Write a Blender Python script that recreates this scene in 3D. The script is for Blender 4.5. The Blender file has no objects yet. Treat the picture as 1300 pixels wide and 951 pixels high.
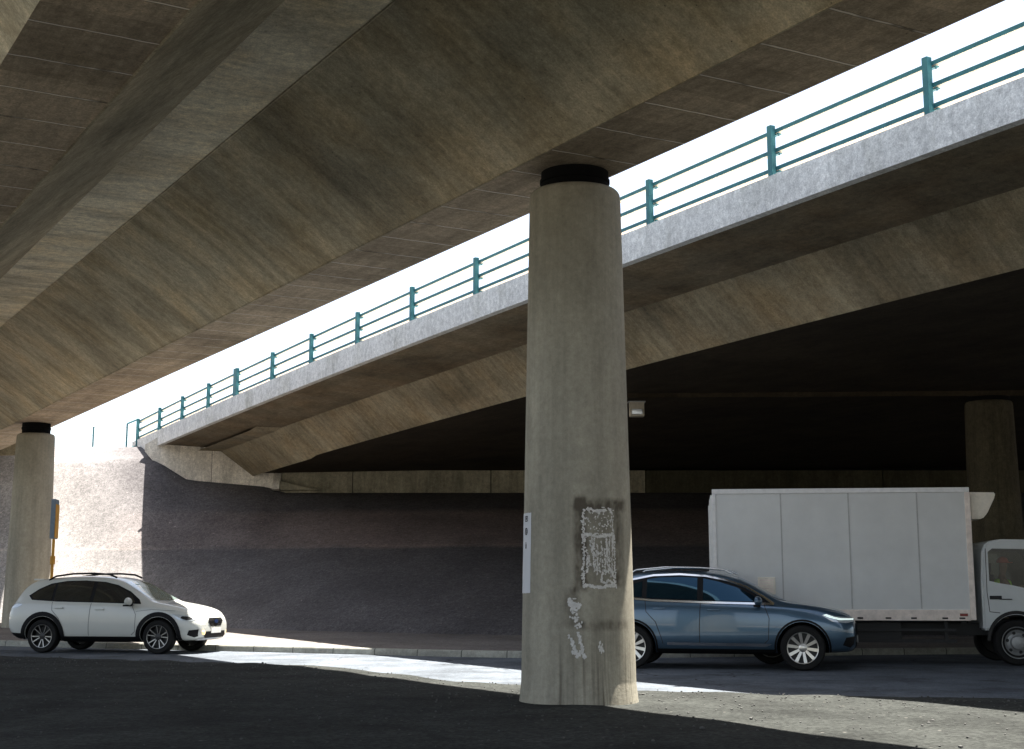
import bpy, bmesh, math, random
from mathutils import Vector, noise, Matrix
from mathutils.bvhtree import BVHTree
from mathutils.geometry import delaunay_2d_cdt
R = math.radians
random.seed(7)
S = bpy.context.scene
C = S.collection
CAMH = 1.38

# ------------------------------------------------------------------ helpers
def link(o, parent=None):
    C.objects.link(o)
    if parent is not None: o.parent = parent
    return o
def tag(o, label=None, cat=None, group=None, kind=None):
    if label: o['label'] = label
    if cat: o['category'] = cat
    if group: o['group'] = group
    if kind: o['kind'] = kind
    return o
def empty(name, loc, rz=0, label=None, cat=None, group=None):
    o = bpy.data.objects.new(name, None); o.empty_display_size = .2
    C.objects.link(o); o.location = loc; o.rotation_euler = (0, 0, rz)
    return tag(o, label, cat, group)
def obj(name, bm, mats, parent=None, smooth=False, angle=None):
    me = bpy.data.meshes.new(name)
    bm.to_mesh(me); bm.free()
    for m in (mats if isinstance(mats, (list, tuple)) else [mats]): me.materials.append(m)
    if smooth:
        for p in me.polygons: p.use_smooth = True
        if angle is not None:
            try: me.set_sharp_from_angle(angle=R(angle))
            except Exception: pass
    o = bpy.data.objects.new(name, me)
    return link(o, parent)
def box(bm, x0, x1, y0, y1, z0, z1, bev=0, mi=0):
    vs = [bm.verts.new(p) for p in ((x0,y0,z0),(x1,y0,z0),(x1,y1,z0),(x0,y1,z0),(x0,y0,z1),(x1,y0,z1),(x1,y1,z1),(x0,y1,z1))]
    fs = [bm.faces.new([vs[i] for i in f]) for f in ((0,3,2,1),(4,5,6,7),(0,1,5,4),(1,2,6,5),(2,3,7,6),(3,0,4,7))]
    for f in fs: f.material_index = mi
    if bev:
        es = list({e for f in fs for e in f.edges})
        bmesh.ops.bevel(bm, geom=es, offset=bev, segments=2, affect='EDGES', profile=.6)
    return bm
def prism(bm, poly, h0, h1, axis='y', mi=0):
    def P(a, b, h): return {'y': (a, h, b), 'z': (a, b, h), 'x': (h, a, b)}[axis]
    n = len(poly)
    A = [bm.verts.new(P(a, b, h0)) for a, b in poly]; B = [bm.verts.new(P(a, b, h1)) for a, b in poly]
    fs = [bm.faces.new(A), bm.faces.new(B[::-1])]
    for i in range(n): fs.append(bm.faces.new((A[i], B[i], B[(i+1) % n], A[(i+1) % n])))
    for f in fs: f.material_index = mi
    bmesh.ops.recalc_face_normals(bm, faces=fs)
    return fs
def lathe(bm, prof, seg=48, axis='z', mi=0, cap=True, off=(0,0,0)):
    rings = []
    for r, h in prof:
        ring = []
        for i in range(seg):
            a = 2*math.pi*i/seg; c, s = r*math.cos(a), r*math.sin(a)
            p = {'z': (c, s, h), 'y': (c, h, s), 'x': (h, c, s)}[axis]
            ring.append(bm.verts.new((p[0]+off[0], p[1]+off[1], p[2]+off[2])))
        rings.append(ring)
    fs = []
    for a, b in zip(rings, rings[1:]):
        for i in range(seg):
            fs.append(bm.faces.new((a[i], a[(i+1) % seg], b[(i+1) % seg], b[i])))
    if cap:
        fs.append(bm.faces.new(rings[0][::-1])); fs.append(bm.faces.new(rings[-1]))
    for f in fs: f.material_index = mi
    bmesh.ops.recalc_face_normals(bm, faces=fs)
    return fs
def tube(bm, p, q, r, seg=10):
    p, q = Vector(p), Vector(q); d = (q-p)
    m = Matrix.Translation((p+q)/2) @ d.to_track_quat('Z', 'Y').to_matrix().to_4x4()
    bmesh.ops.create_cone(bm, cap_ends=True, segments=seg, radius1=r, radius2=r, depth=d.length, matrix=m)
def interp(pts, x):
    if x <= pts[0][0]: return pts[0][1]
    for (a, u), (b, v) in zip(pts, pts[1:]):
        if x <= b: return u+(v-u)*(x-a)/(b-a)
    return pts[-1][1]
def sst(a, b, x):
    t = max(0, min(1, (x-a)/(b-a))); return t*t*(3-2*t)

# ------------------------------------------------------------------ materials
class NB:
    def __init__(s, name):
        s.m = bpy.data.materials.new(name); s.m.use_nodes = True
        s.t = s.m.node_tree; s.b = s.t.nodes['Principled BSDF']
        s.co = s.t.nodes.new('ShaderNodeTexCoord').outputs['Object']
    def n(s, typ, **kw):
        nd = s.t.nodes.new(typ)
        for k, v in kw.items(): setattr(nd, k, v)
        return nd
    def l(s, a, b): s.t.links.new(a, b)
    def map(s, scale=(1,1,1), rot=(0,0,0), loc=(0,0,0)):
        m = s.n('ShaderNodeMapping'); s.l(s.co, m.inputs['Vector'])
        m.inputs['Scale'].default_value = scale; m.inputs['Rotation'].default_value = rot; m.inputs['Location'].default_value = loc
        return m.outputs[0]
    def noise(s, scale, detail=6, rough=.6, vec=None, dist=0):
        n = s.n('ShaderNodeTexNoise'); n.inputs['Scale'].default_value = scale
        n.inputs['Detail'].default_value = detail; n.inputs['Roughness'].default_value = rough; n.inputs['Distortion'].default_value = dist
        s.l(vec or s.co, n.inputs['Vector']); return n.outputs['Fac']
    def ramp(s, fac, stops):
        r = s.n('ShaderNodeValToRGB'); el = r.color_ramp.elements
        while len(el) < len(stops): el.new(.5)
        for e, (p, c) in zip(el, stops):
            e.position = p; e.color = (c, c, c, 1) if isinstance(c, (int, float)) else (*c, 1)
        s.l(fac, r.inputs[0]); return r.outputs['Color']
    def mix(s, fac, a, b, mode='MIX'):
        m = s.n('ShaderNodeMix', data_type='RGBA', blend_type=mode)
        for i, v in ((0, fac), (6, a), (7, b)):
            if isinstance(v, (int, float)): m.inputs[i].default_value = v if i == 0 else (v, v, v, 1)
            elif isinstance(v, tuple): m.inputs[i].default_value = (*v, 1)
            else: s.l(v, m.inputs[i])
        return m.outputs[2]
    def math(s, op, a, b=None, c=None):
        m = s.n('ShaderNodeMath', operation=op)
        for i, v in enumerate((a, b, c)):
            if v is None: continue
            if isinstance(v, (int, float)): m.inputs[i].default_value = v
            else: s.l(v, m.inputs[i])
        return m.outputs[0]
    def col(s, c):
        if isinstance(c, tuple): s.b.inputs['Base Color'].default_value = (*c, 1)
        else: s.l(c, s.b.inputs['Base Color'])
    def bump(s, h, strength=.3, dist=.02):
        b = s.n('ShaderNodeBump'); b.inputs['Strength'].default_value = strength; b.inputs['Distance'].default_value = dist
        s.l(h, b.inputs['Height']); s.l(b.outputs[0], s.b.inputs['Normal'])
    def set(s, **kw):
        for k, v in kw.items(): s.b.inputs[k.replace('_', ' ')].default_value = v
        return s

def concrete(name, base, dark=.45, streak=None, streak_amt=.5, joints=None, joint_col=None, big=.35, warm=None, seed=0.0, pits=True, bumpd=.01):
    b = NB(name)
    big1 = b.noise(big, 5, .6, b.map(loc=(seed, seed*1.7, 0)), .6)
    f1 = b.ramp(big1, [(.3, dark), (.62, 1.0)])
    fine = b.ramp(b.noise(9, 8, .75), [(.28, .62), (.72, 1.22)])
    vfine = b.ramp(b.noise(70, 3, .7), [(.2, .82), (.8, 1.12)])
    c = b.mix(1, base, f1, 'MULTIPLY'); c = b.mix(1, c, fine, 'MULTIPLY'); c = b.mix(1, c, vfine, 'MULTIPLY')
    if warm is not None:
        c = b.mix(b.ramp(b.noise(.8, 5, .6, b.map(loc=(3+seed, 1, 5))), [(.42, 0), (.7, .7)]), c, b.mix(1, c, warm, 'MULTIPLY'))
    if streak:
        st = b.noise(1, 6, .65, b.map(scale=streak, loc=(seed, 0, 2)), .3)
        sf = b.ramp(st, [(.32, 1-streak_amt), (.6, 1.06)])
        c = b.mix(1, c, sf, 'MULTIPLY')
        st2 = b.noise(1, 4, .7, b.map(scale=tuple(q*6 for q in streak), loc=(seed+5, 2, 8)))
        c = b.mix(1, c, b.ramp(st2, [(.3, 1-streak_amt*.45), (.65, 1.08)]), 'MULTIPLY')
        grain = b.noise(38, 4, .8)
        c = b.mix(1, c, b.ramp(grain, [(.32, .74), (.68, 1.26)]), 'MULTIPLY')
        mould = b.ramp(b.noise(.55, 7, .72, b.map(scale=(1.4, .7, .7), loc=(seed*3, 6, 1))), [(.52, 0), (.72, .55)])
        c = b.mix(mould, c, b.mix(1, c, (.45, .44, .36), 'MULTIPLY'))
        pale = b.ramp(b.noise(.8, 7, .75, b.map(scale=(1.2, .8, .8), loc=(seed*2, 16, 4))), [(.55, 0), (.75, .35)])
        c = b.mix(pale, c, b.mix(1, c, (1.5, 1.5, 1.5), 'MULTIPLY'))
    hgt = b.noise(25, 6, .7)
    if joints:
        sx = b.n('ShaderNodeSeparateXYZ'); b.l(b.co, sx.inputs[0])
        wob = b.math('MULTIPLY', b.noise(2.5, 2, .5), .06)
        x = b.math('ADD', sx.outputs[0], wob)
        m = b.math('ABSOLUTE', b.math('SUBTRACT', b.math('MODULO', b.math('ADD', x, 1000*joints), joints), joints/2))
        line = b.math('LESS_THAN', m, .015)
        brk = b.ramp(b.noise(1.3, 3, .6, b.map(loc=(9, 2, 0))), [(.36, 0), (.46, 1)])
        lf = b.math('MULTIPLY', line, brk)
        dk = b.math('MULTIPLY', b.math('LESS_THAN', m, .024), .6)
        c = b.mix(dk, c, (.03, .025, .02))
        c = b.mix(lf, c, joint_col or (.4, .36, .3))
        # every panel a slightly different tone
        pn = b.math('FLOOR', b.math('DIVIDE', b.math('ADD', x, 1000*joints), joints))
        wn = b.n('ShaderNodeTexWhiteNoise', noise_dimensions='1D'); b.l(pn, wn.inputs['W'])
        c = b.mix(1, c, b.ramp(wn.outputs['Value'], [(0, .82), (1, 1.1)]), 'MULTIPLY')
    if pits:
        v = b.n('ShaderNodeTexVoronoi', feature='F1'); b.l(b.co, v.inputs['Vector']); v.inputs['Scale'].default_value = 7
        pit = b.ramp(v.outputs['Distance'], [(.04, 1), (.085, 0)])
        gate = b.ramp(b.noise(1.1, 2, .5, b.map(loc=(4, 4, 4))), [(.48, 0), (.55, .75)])
        c = b.mix(b.math('MULTIPLY', pit, gate), c, (.02, .018, .015))
    b.col(c); b.set(Roughness=.9, Specular_IOR_Level=.2); b.bump(hgt, .5, bumpd)
    return b.m

M = {}
M['web'] = concrete('board_marked_concrete', (.66, .58, .415), .52, streak=(2.6, .35, .35), streak_amt=.3, warm=(1.0, .86, .68), big=.33)
M['flange'] = concrete('brown_soffit_concrete', (.64, .51, .365), .72, joints=.93, joint_col=(.95, .86, .74), streak=(.3, 3, 1), streak_amt=.25, seed=3)
M['band'] = concrete('pale_soffit_concrete', (.95, .86, .65), .72, streak=(1.6, .3, .3), streak_amt=.35, warm=(1.0, .88, .7), seed=7)
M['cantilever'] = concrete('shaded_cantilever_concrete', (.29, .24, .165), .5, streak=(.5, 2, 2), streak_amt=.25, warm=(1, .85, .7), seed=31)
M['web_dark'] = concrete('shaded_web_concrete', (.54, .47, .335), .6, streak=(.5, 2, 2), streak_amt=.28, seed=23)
M['fascia'] = concrete('weathered_fascia_concrete', (.76, .755, .73), .96, streak=(3, .2, .35), streak_amt=.10, big=.5, pits=False)
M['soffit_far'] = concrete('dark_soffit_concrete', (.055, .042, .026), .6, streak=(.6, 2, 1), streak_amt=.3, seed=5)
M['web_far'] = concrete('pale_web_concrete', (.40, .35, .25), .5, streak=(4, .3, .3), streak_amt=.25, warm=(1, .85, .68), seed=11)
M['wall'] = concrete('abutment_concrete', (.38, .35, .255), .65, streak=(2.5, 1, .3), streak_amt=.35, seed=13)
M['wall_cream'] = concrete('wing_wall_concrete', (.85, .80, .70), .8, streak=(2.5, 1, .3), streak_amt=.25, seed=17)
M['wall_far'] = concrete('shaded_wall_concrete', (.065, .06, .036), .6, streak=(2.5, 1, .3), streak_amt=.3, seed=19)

def column_mat():
    b = NB('column_concrete')
    base = (.44, .41, .33)
    c = b.mix(1, base, b.ramp(b.noise(.9, 6, .65, b.map(scale=(1.3, 1.3, .6)), .5), [(.3, .72), (.7, 1.1)]), 'MULTIPLY')
    st = b.noise(1, 6, .65, b.map(scale=(6, 6, .35)))
    c = b.mix(1, c, b.ramp(st, [(.3, .82), (.6, 1.05)]), 'MULTIPLY')
    c = b.mix(1, c, b.ramp(b.noise(14, 8, .75), [(.25, .75), (.75, 1.15)]), 'MULTIPLY')
    c = b.mix(1, c, b.ramp(b.noise(90, 3, .7), [(.2, .85), (.8, 1.1)]), 'MULTIPLY')
    a = b.n('ShaderNodeAttribute', attribute_name='stain')
    c = b.mix(a.outputs['Fac'], c, (.085, .07, .052))
    # darker towards the top, with an uneven edge
    sx = b.n('ShaderNodeSeparateXYZ'); b.l(b.co, sx.inputs[0])
    z = b.math('ADD', sx.outputs[2], b.math('MULTIPLY', b.noise(2, 3, .6), .5))
    c = b.mix(b.ramp(b.math('MULTIPLY', z, .16), [(.55, 0), (.95, .42)]), c, b.mix(1, c, (.62, .6, .52), 'MULTIPLY'))
    b.col(c); b.set(Roughness=.88, Specular_IOR_Level=.2); b.bump(b.noise(30, 6, .7), .45, .008)
    return b.m
M['column'] = column_mat()
M['column_dark'] = concrete('shaded_column_concrete', (.12, .105, .068), .6, streak=(5, 5, .4), streak_amt=.35, seed=29)  # darker copy of the column concrete, deck shade put into its colour

def plain(name, c, rough=.5, metal=0, spec=.5, nz=.12, scale=12, coat=0, bump=0):
    b = NB(name)
    b.col(b.mix(1, c, b.ramp(b.noise(scale, 4, .6), [(.25, 1-nz), (.75, 1+nz)]), 'MULTIPLY'))
    b.set(Roughness=rough, Metallic=metal, Specular_IOR_Level=spec, Coat_Weight=coat, Coat_Roughness=.04)
    if bump: b.bump(b.noise(scale*2, 4, .6), bump, .004)
    return b.m
M['near_black'] = plain('bearing_and_gap_black', (.006, .006, .006), .9, 0, .1)
M['teal'] = plain('teal_rail_paint', (.035, .15, .17), .6, 0, .35, .25, 5)
M['buff'] = plain('buff_rail_underside', (.62, .50, .38), .7)
M['galv'] = plain('dull_galvanised_steel', (.35, .36, .36), .5, .6)
M['white_paint'] = plain('white_car_paint', (.58, .59, .55), .35, 0, .5, .02, 3, coat=.8)
M['blue_paint'] = plain('blue_car_paint', (.072, .13, .195), .30, .6, .5, .05, 3, coat=1)
M['black_plastic'] = plain('black_plastic', (.007, .007, .008), .65, 0, .2)
M['tyre'] = plain('tyre_rubber', (.012, .012, .012), .8, 0, .25, .2, 20)
M['arch'] = plain('wheel_arch_liner', (.006, .006, .006), .95, 0, .05)
M['chrome'] = plain('bright_trim', (.75, .77, .78), .18, 1, .5, .03)
M['alloy'] = plain('machined_alloy', (.62, .60, .56), .3, .9, .5, .08)
M['grey_alloy'] = plain('grey_machined_alloy', (.34, .33, .31), .35, .8)
M['dark_alloy'] = plain('dark_alloy', (.035, .035, .036), .4, .6)
M['lens'] = plain('lamp_lens', (.62, .66, .68), .08, .3, .6, .1)
M['seam'] = plain('door_gap_shadow', (.03, .03, .03), .8)
M['seam_light'] = plain('panel_gap_grey', (.16, .165, .165), .8)
M['red_lens'] = plain('red_lamp_lens', (.22, .02, .015), .2)
M['plate'] = plain('number_plate_white', (.62, .62, .6), .5)
M['truck_white'] = plain('white_truck_paint', (.60, .63, .63), .4, 0, .4, .04, 4)
M['box_panel'] = plain('white_grp_panel', (.68, .69, .68), .45, 0, .35, .06, 2.2)
M['box_trim'] = plain('aluminium_box_trim', (.66, .66, .67), .4, .35, .4, .1)
M['skirt'] = plain('pinkish_cream_rail', (.86, .76, .68), .55, 0, .3, .22, 7)
M['cream'] = plain('cream_grp', (.88, .82, .70), .55)
M['chassis'] = plain('chassis_black', (.02, .02, .02), .7)
M['skin'] = plain('skin', (.30, .17, .11), .6)
M['hiviz'] = plain('hi_visibility_yellow', (.45, .75, .06), .7)
M['cap_red'] = plain('orange_red_cloth', (.5, .07, .03), .8)
M['trousers'] = plain('navy_cloth', (.02, .025, .05), .9)
M['seat'] = plain('grey_seat_cloth', (.04, .04, .045), .9)
M['ochre'] = plain('ochre_sign_paint', (.52, .27, .045), .6, 0, .3, .2, 6)
M['sign_blue'] = plain('grey_blue_sign_plate', (.16, .21, .27), .5, .2)
M['poster'] = plain('white_poster_paper', (.66, .67, .70), .7, 0, .3, .06, 3)
M['ink'] = plain('black_ink', (.02, .02, .022), .7)
M['residue'] = plain('dried_paste_residue', (.70, .68, .65), .85, 0, .2, .2, 25)
M['lamp_body'] = plain('weathered_lamp_casing', (.42, .38, .30), .6)

def glass(name, tint, rough=.03):
    b = NB(name); b.col(tint); b.set(Roughness=rough, Specular_IOR_Level=1.0, Coat_Weight=1.0, Coat_Roughness=.02); return b.m
M['glass'] = glass('tinted_window_glass', (.008, .012, .015))
M['glass_blue'] = glass('sky_tinted_window_glass', (.004, .010, .016))
M['glass_blue'].node_tree.nodes['Principled BSDF'].inputs['Coat Tint'].default_value = (.3, .6, .85, 1)
M['glass_blue'].node_tree.nodes['Principled BSDF'].inputs['Specular Tint'].default_value = (.15, .5, .8, 1)  # reflected sky put into the glass as a blue tint
M['glass_blue'].node_tree.nodes['Principled BSDF'].inputs['Coat Weight'].default_value = .25
M['screen'] = glass('windscreen_glass', (.26, .34, .32))  # pale greenish base colour carries the reflection on the screen
def clear_glass():
    b = NB('clear_cab_glass'); tr = b.n('ShaderNodeBsdfTransparent'); tr.inputs[0].default_value = (.62, .68, .66, 1)
    gl = b.n('ShaderNodeBsdfGlossy'); gl.inputs['Roughness'].default_value = .03
    fr = b.n('ShaderNodeFresnel'); mx = b.n('ShaderNodeMixShader')
    b.l(fr.outputs[0], mx.inputs[0]); b.l(tr.outputs[0], mx.inputs[1]); b.l(gl.outputs[0], mx.inputs[2])
    b.l(mx.outputs[0], b.t.nodes['Material Output'].inputs[0]); return b.m
M['clear'] = clear_glass()
def lit(name, c, e):
    b = NB(name); b.col(c); b.set(Roughness=.2); b.b.inputs['Emission Color'].default_value = (*c, 1); b.b.inputs['Emission Strength'].default_value = e; return b.m
M['fog_lit'] = lit('lit_fog_lamp', (1, .72, .35), .9)
M['drl'] = lit('lit_running_lamp', (.85, 1, .95), .75)

def ground_mat(name, base, speck, dark=.6, sc=1.0, bumps=.6, tint=None):
    b = NB(name)
    v = b.n('ShaderNodeTexVoronoi', feature='F1'); b.l(b.co, v.inputs['Vector']); v.inputs['Scale'].default_value = 26*sc
    vr = b.ramp(v.outputs['Color'], [(.0, dark), (1, 1.25)])
    c = b.mix(1, base, vr, 'MULTIPLY')
    c = b.mix(1, c, b.ramp(b.noise(.5, 5, .6), [(.3, .78), (.7, 1.15)]), 'MULTIPLY')
    c = b.mix(1, c, b.ramp(b.noise(6, 6, .7), [(.3, .75), (.7, 1.2)]), 'MULTIPLY')
    v2 = b.n('ShaderNodeTexVoronoi', feature='F1'); b.l(b.map(loc=(5, 3, 0)), v2.inputs['Vector']); v2.inputs['Scale'].default_value = 5*sc
    sp = b.ramp(v2.outputs['Distance'], [(.06, 1), (.11, 0)])
    gate = b.ramp(b.noise(3, 2, .5), [(.45, 0), (.55, .8)])
    c = b.mix(b.math('MULTIPLY', sp, gate), c, speck)
    if name == 'gravelly_tar_verge' or name == 'road_asphalt':
        vc = b.n('ShaderNodeTexVoronoi', feature='DISTANCE_TO_EDGE'); vc.inputs['Scale'].default_value = .45
        wv = b.n('ShaderNodeVectorMath', operation='ADD'); nn = b.n('ShaderNodeTexNoise'); nn.inputs['Scale'].default_value = 1.5; nn.inputs['Detail'].default_value = 5
        b.l(b.co, nn.inputs['Vector']); b.l(b.co, wv.inputs[0]); b.l(nn.outputs['Color'], wv.inputs[1]); b.l(wv.outputs[0], vc.inputs['Vector'])
        ck = b.ramp(vc.outputs['Distance'], [(.004, .75), (.014, 0)])
        c = b.mix(b.math('MULTIPLY', ck, b.ramp(b.noise(.25, 2, .5), [(.45, 0), (.6, 1)])), c, (.02, .02, .02))
        c = b.mix(1, c, b.ramp(b.noise(.9, 3, .5, b.map(loc=(7, 1, 0))), [(.35, .7), (.5, 1), (.68, 1.18)]), 'MULTIPLY')
    if tint: c = tint(b, c)
    b.col(c); b.set(Roughness=.95, Specular_IOR_Level=.15)
    b.bump(b.math('ADD', b.noise(40*sc, 5, .7), b.math('MULTIPLY', v.outputs['Distance'], .6)), bumps, .02)
    return b.m
M['asphalt'] = ground_mat('road_asphalt', (.12, .135, .155), (.3, .3, .3), .75, 1.6, .35)
M['verge'] = ground_mat('gravelly_tar_verge', (.046, .049, .045), (.2, .19, .17), .45, 1.0, .9)
M['path'] = ground_mat('dusty_path', (.20, .18, .165), (.4, .38, .36), .7, 1.2, .5)
M['ground'] = ground_mat('open_ground', (.32, .29, .25), (.4, .38, .34), .75, .5, .5)
def bank_tint(b, c):
    # worn, paler courses across the bank (dust lies where the rain does not reach)
    sx = b.n('ShaderNodeSeparateXYZ'); b.l(b.co, sx.inputs[0])
    z = b.math('ADD', sx.outputs[2], b.math('MULTIPLY', b.noise(.35, 3, .6), .35))
    band = b.ramp(b.math('MULTIPLY', z, .1), [(.27, 0), (.285, 1), (.40, 1), (.42, 0)])
    xr = b.ramp(b.math('MULTIPLY', b.math('ADD', sx.outputs[0], 20), .02), [(.12, 0), (.30, 1), (.5, 1), (.7, .4)])
    # shade of the far deck painted into the stone colour, none on the open side
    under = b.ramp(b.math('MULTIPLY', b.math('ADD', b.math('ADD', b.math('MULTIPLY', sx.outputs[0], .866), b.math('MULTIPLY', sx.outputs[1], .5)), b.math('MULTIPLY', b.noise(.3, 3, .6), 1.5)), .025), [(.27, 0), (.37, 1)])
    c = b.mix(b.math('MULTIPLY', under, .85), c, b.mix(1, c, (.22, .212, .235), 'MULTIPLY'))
    c = b.mix(b.math('MULTIPLY', band, b.math('MULTIPLY', xr, .75)), c, b.mix(1, c, (2.1, 1.75, 1.55), 'MULTIPLY'))
    z2 = b.math('ADD', sx.outputs[2], b.math('MULTIPLY', b.noise(.8, 4, .6), .16))
    ln = b.ramp(b.math('MULTIPLY', z2, .1), [(.262, 0), (.266, 1), (.270, 1), (.275, 0)])
    c = b.mix(b.math('MULTIPLY', ln, .35), c, b.mix(1, c, (1.7, 1.6, 1.5), 'MULTIPLY'))
    v3 = b.n('ShaderNodeTexVoronoi', feature='F1'); b.l(b.co, v3.inputs['Vector']); v3.inputs['Scale'].default_value = 2.6
    c = b.mix(b.ramp(v3.outputs['Distance'], [(.05, .8), (.09, 0)]), c, b.mix(1, c, (2.4, 2.3, 2.2), 'MULTIPLY'))
    return c
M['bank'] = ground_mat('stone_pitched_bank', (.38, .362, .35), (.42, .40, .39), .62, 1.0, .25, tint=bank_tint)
M['grit'] = plain('grey_grit', (.10, .10, .095), .9, 0, .2, .3, 9)
M['kerb'] = concrete('kerb_concrete', (.42, .42, .37), .7, big=.8, pits=False)
M['groove'] = plain('kerb_joint', (.05, .05, .045), .9)

# ------------------------------------------------------------------ camera, world, sun
th = math.atan(313/1805)
cam = bpy.data.cameras.new('camera'); co = link(bpy.data.objects.new('camera', cam)); S.camera = co
cam.sensor_width = 36; cam.lens = 36*1805/1300; cam.clip_end = 6000; cam.clip_start = .05
cam.shift_y = -(475.5-431)/1300
co.location = (0, 0, CAMH); co.rotation_euler = (math.pi/2+th, 0, 0)
SUN_AZ, SUN_EL = 45, 72.7      # azimuth clockwise from the view direction (+Y)
w = bpy.data.worlds.new('World'); S.world = w; w.use_nodes = True
nt = w.node_tree; bg = nt.nodes['Background']
sk = nt.nodes.new('ShaderNodeTexSky'); sk.sky_type = 'NISHITA'; sk.sun_disc = False
sk.sun_elevation = R(SUN_EL); sk.sun_rotation = R(SUN_AZ); sk.air_density = 1.0; sk.dust_density = 1.5; sk.ozone_density = 1.0
hs = nt.nodes.new('ShaderNodeHueSaturation'); hs.inputs['Saturation'].default_value = .55
nt.links.new(sk.outputs[0], hs.inputs['Color']); nt.links.new(hs.outputs[0], bg.inputs[0]); bg.inputs[1].default_value = .31
sl = bpy.data.lights.new('sun', 'SUN'); sl.energy = 24; sl.angle = R(.5); sl.color = (1, .95, .87)
so = link(bpy.data.objects.new('sun', sl))
d = Vector((math.sin(R(SUN_AZ))*math.cos(R(SUN_EL)), math.cos(R(SUN_AZ))*math.cos(R(SUN_EL)), math.sin(R(SUN_EL))))
so.rotation_euler = (-d).to_track_quat('-Z', 'Y').to_euler(); so.location = d*100
S.view_settings.view_transform = 'Standard'; S.view_settings.look = 'None'; S.view_settings.exposure = 0
S.cycles.max_bounces = 10; S.cycles.diffuse_bounces = 6

# ------------------------------------------------------------------ bridges (local x along the deck, local y = -v)
BR = R(120)
def along(t, v, z): return Vector((-.5*t+.8660254*v, .8660254*t+.5*v, z))
def deck(name, section, ylines, zfun, mats, mids, parent):
    bm = bmesh.new(); rings = []
    for Y in ylines:
        ring = []
        for v, dz in section:
            t = (Y-.5*v)/.8660254
            ring.append(bm.verts.new((t, -v, zfun(t)+dz)))
        rings.append(ring)
    n = len(section)
    for a, b in zip(rings, rings[1:]):
        for i in range(n):
            f = bm.faces.new((a[i], a[(i+1) % n], b[(i+1) % n], b[i])); f.material_index = mids[i]
    bm.faces.new(rings[0]); bm.faces.new(rings[-1][::-1])
    bmesh.ops.recalc_face_normals(bm, faces=bm.faces)
    return obj(name, bm, mats, parent)
# near overpass: twin spine beams under one slab
def zA(t): return CAMH+4.96-.005*(t-13.8)
near = empty('overpass_bridge', (0, 0, 0), BR, 'brown board-marked concrete overpass overhead, nearest the camera, resting on round columns', 'bridge')
secA = [(11.2,1.70),(11.2,1.30),(10.16,.74),(9.5,0),(8.26,0),(7.33,.66),(6.24,1.36),(5.2,1.36),(4.3,.66),(3.46,0),(2.26,0),(1.6,.74),(.4,1.32),(-1.6,1.4),(-1.6,1.9)]
deck('deck', secA, [-46+2*i for i in range(52)]+[57.5], zA, [M['web'], M['flange'], M['band'], M['fascia'], M['web_dark']],
     [3,0,0,1,0,0,2,4,4,1,0,0,0,3,0], near)
bm = bmesh.new()          # drip strip proud of the slab corner
for Y0 in range(-46, 56, 3):
    pass
# thin shutter ridges along the web (where formwork panels met)
def ridge(bm, v, dz, w_, zf, t0, t1, step=4, out=(0, 0)):
    pr = None
    t = t0
    while t <= t1:
        z = zf(t)+dz
        q = [bm.verts.new((t, -(v-w_/2), z-out[1])), bm.verts.new((t, -(v+w_/2), z-out[1])), bm.verts.new((t, -v, z+.02))]
        if pr:
            for i in range(3): bm.faces.new((pr[i], pr[(i+1) % 3], q[(i+1) % 3], q[i]))
        pr = q; t += step
ridge(bm, 8.27, -.004, .03, zA, -10, 58, 4, (0, .006))
ridge(bm, 3.45, -.004, .03, zA, -10, 58, 4, (0, .006))
ridge(bm, 6.25, 1.352, .03, zA, -10, 58, 4, (0, .006))
bmesh.ops.recalc_face_normals(bm, faces=bm.faces)
obj('shutter_ridge', bm, M['web'], near)

# far overpass
kB = 1.2
def zB(t):
    x = max(t/kB-10, 0)
    return CAMH+kB*(5.0-.0094*x-.000465*x*x)
far = empty('overpass_bridge', (0, 0, 0), BR, 'farther overpass with pale fascia and teal railing along its edge', 'bridge')
VF = 14.64
secB = [(VF,.56),(VF,.0),(VF+.16,-.005),(VF+.18,.03),(16.73,-.16),(17.76,-1.08),(50,-1.08),(50,.56)]
yl = [-60+3*i for i in range(34)]+[42, 45, 47, 47.12, 50, 52.5, 54.6]
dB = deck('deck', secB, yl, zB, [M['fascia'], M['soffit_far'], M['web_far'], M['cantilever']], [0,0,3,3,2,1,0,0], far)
bm = bmesh.new()          # end stiffener fold near the abutment
for v0, v1, dz0, dz1 in ((16.0,16.73,-.11,-.16),(16.73,17.76,-.16,-1.08)):
    qs = []
    for Y, off in ((46.6,0.0),(46.9,.12),(54.5,.12)):
        qs.append([bm.verts.new(((Y-.5*v)/.8660254, -(v-off*.7), zB((Y-.5*v)/.8660254)+dz-off*.8)) for v, dz in ((v0,dz0),(v1,dz1))])
    for a, b in zip(qs, qs[1:]): bm.faces.new((a[0], a[1], b[1], b[0]))
obj('end_thickening', bm, M['web_far'], far)
bm = bmesh.new()          # cross beam over the pier line
box(bm, 1.6, 52, 34.6, 36.4, CAMH+4.0, CAMH+4.95)
for vv in bm.verts:
    p = vv.co.copy(); vv.co = Vector((-.5*p.x+.8660254*p.y, -.8660254*p.x-.5*p.y, p.z))
t_ = 0
cb = obj('cross_beam', bm, M['soffit_far'], far)
for vv in cb.data.vertices:
    vv.co.z = zB(vv.co.x)-1.08+(.25 if vv.co.z > CAMH+4.5 else -.10)

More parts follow.
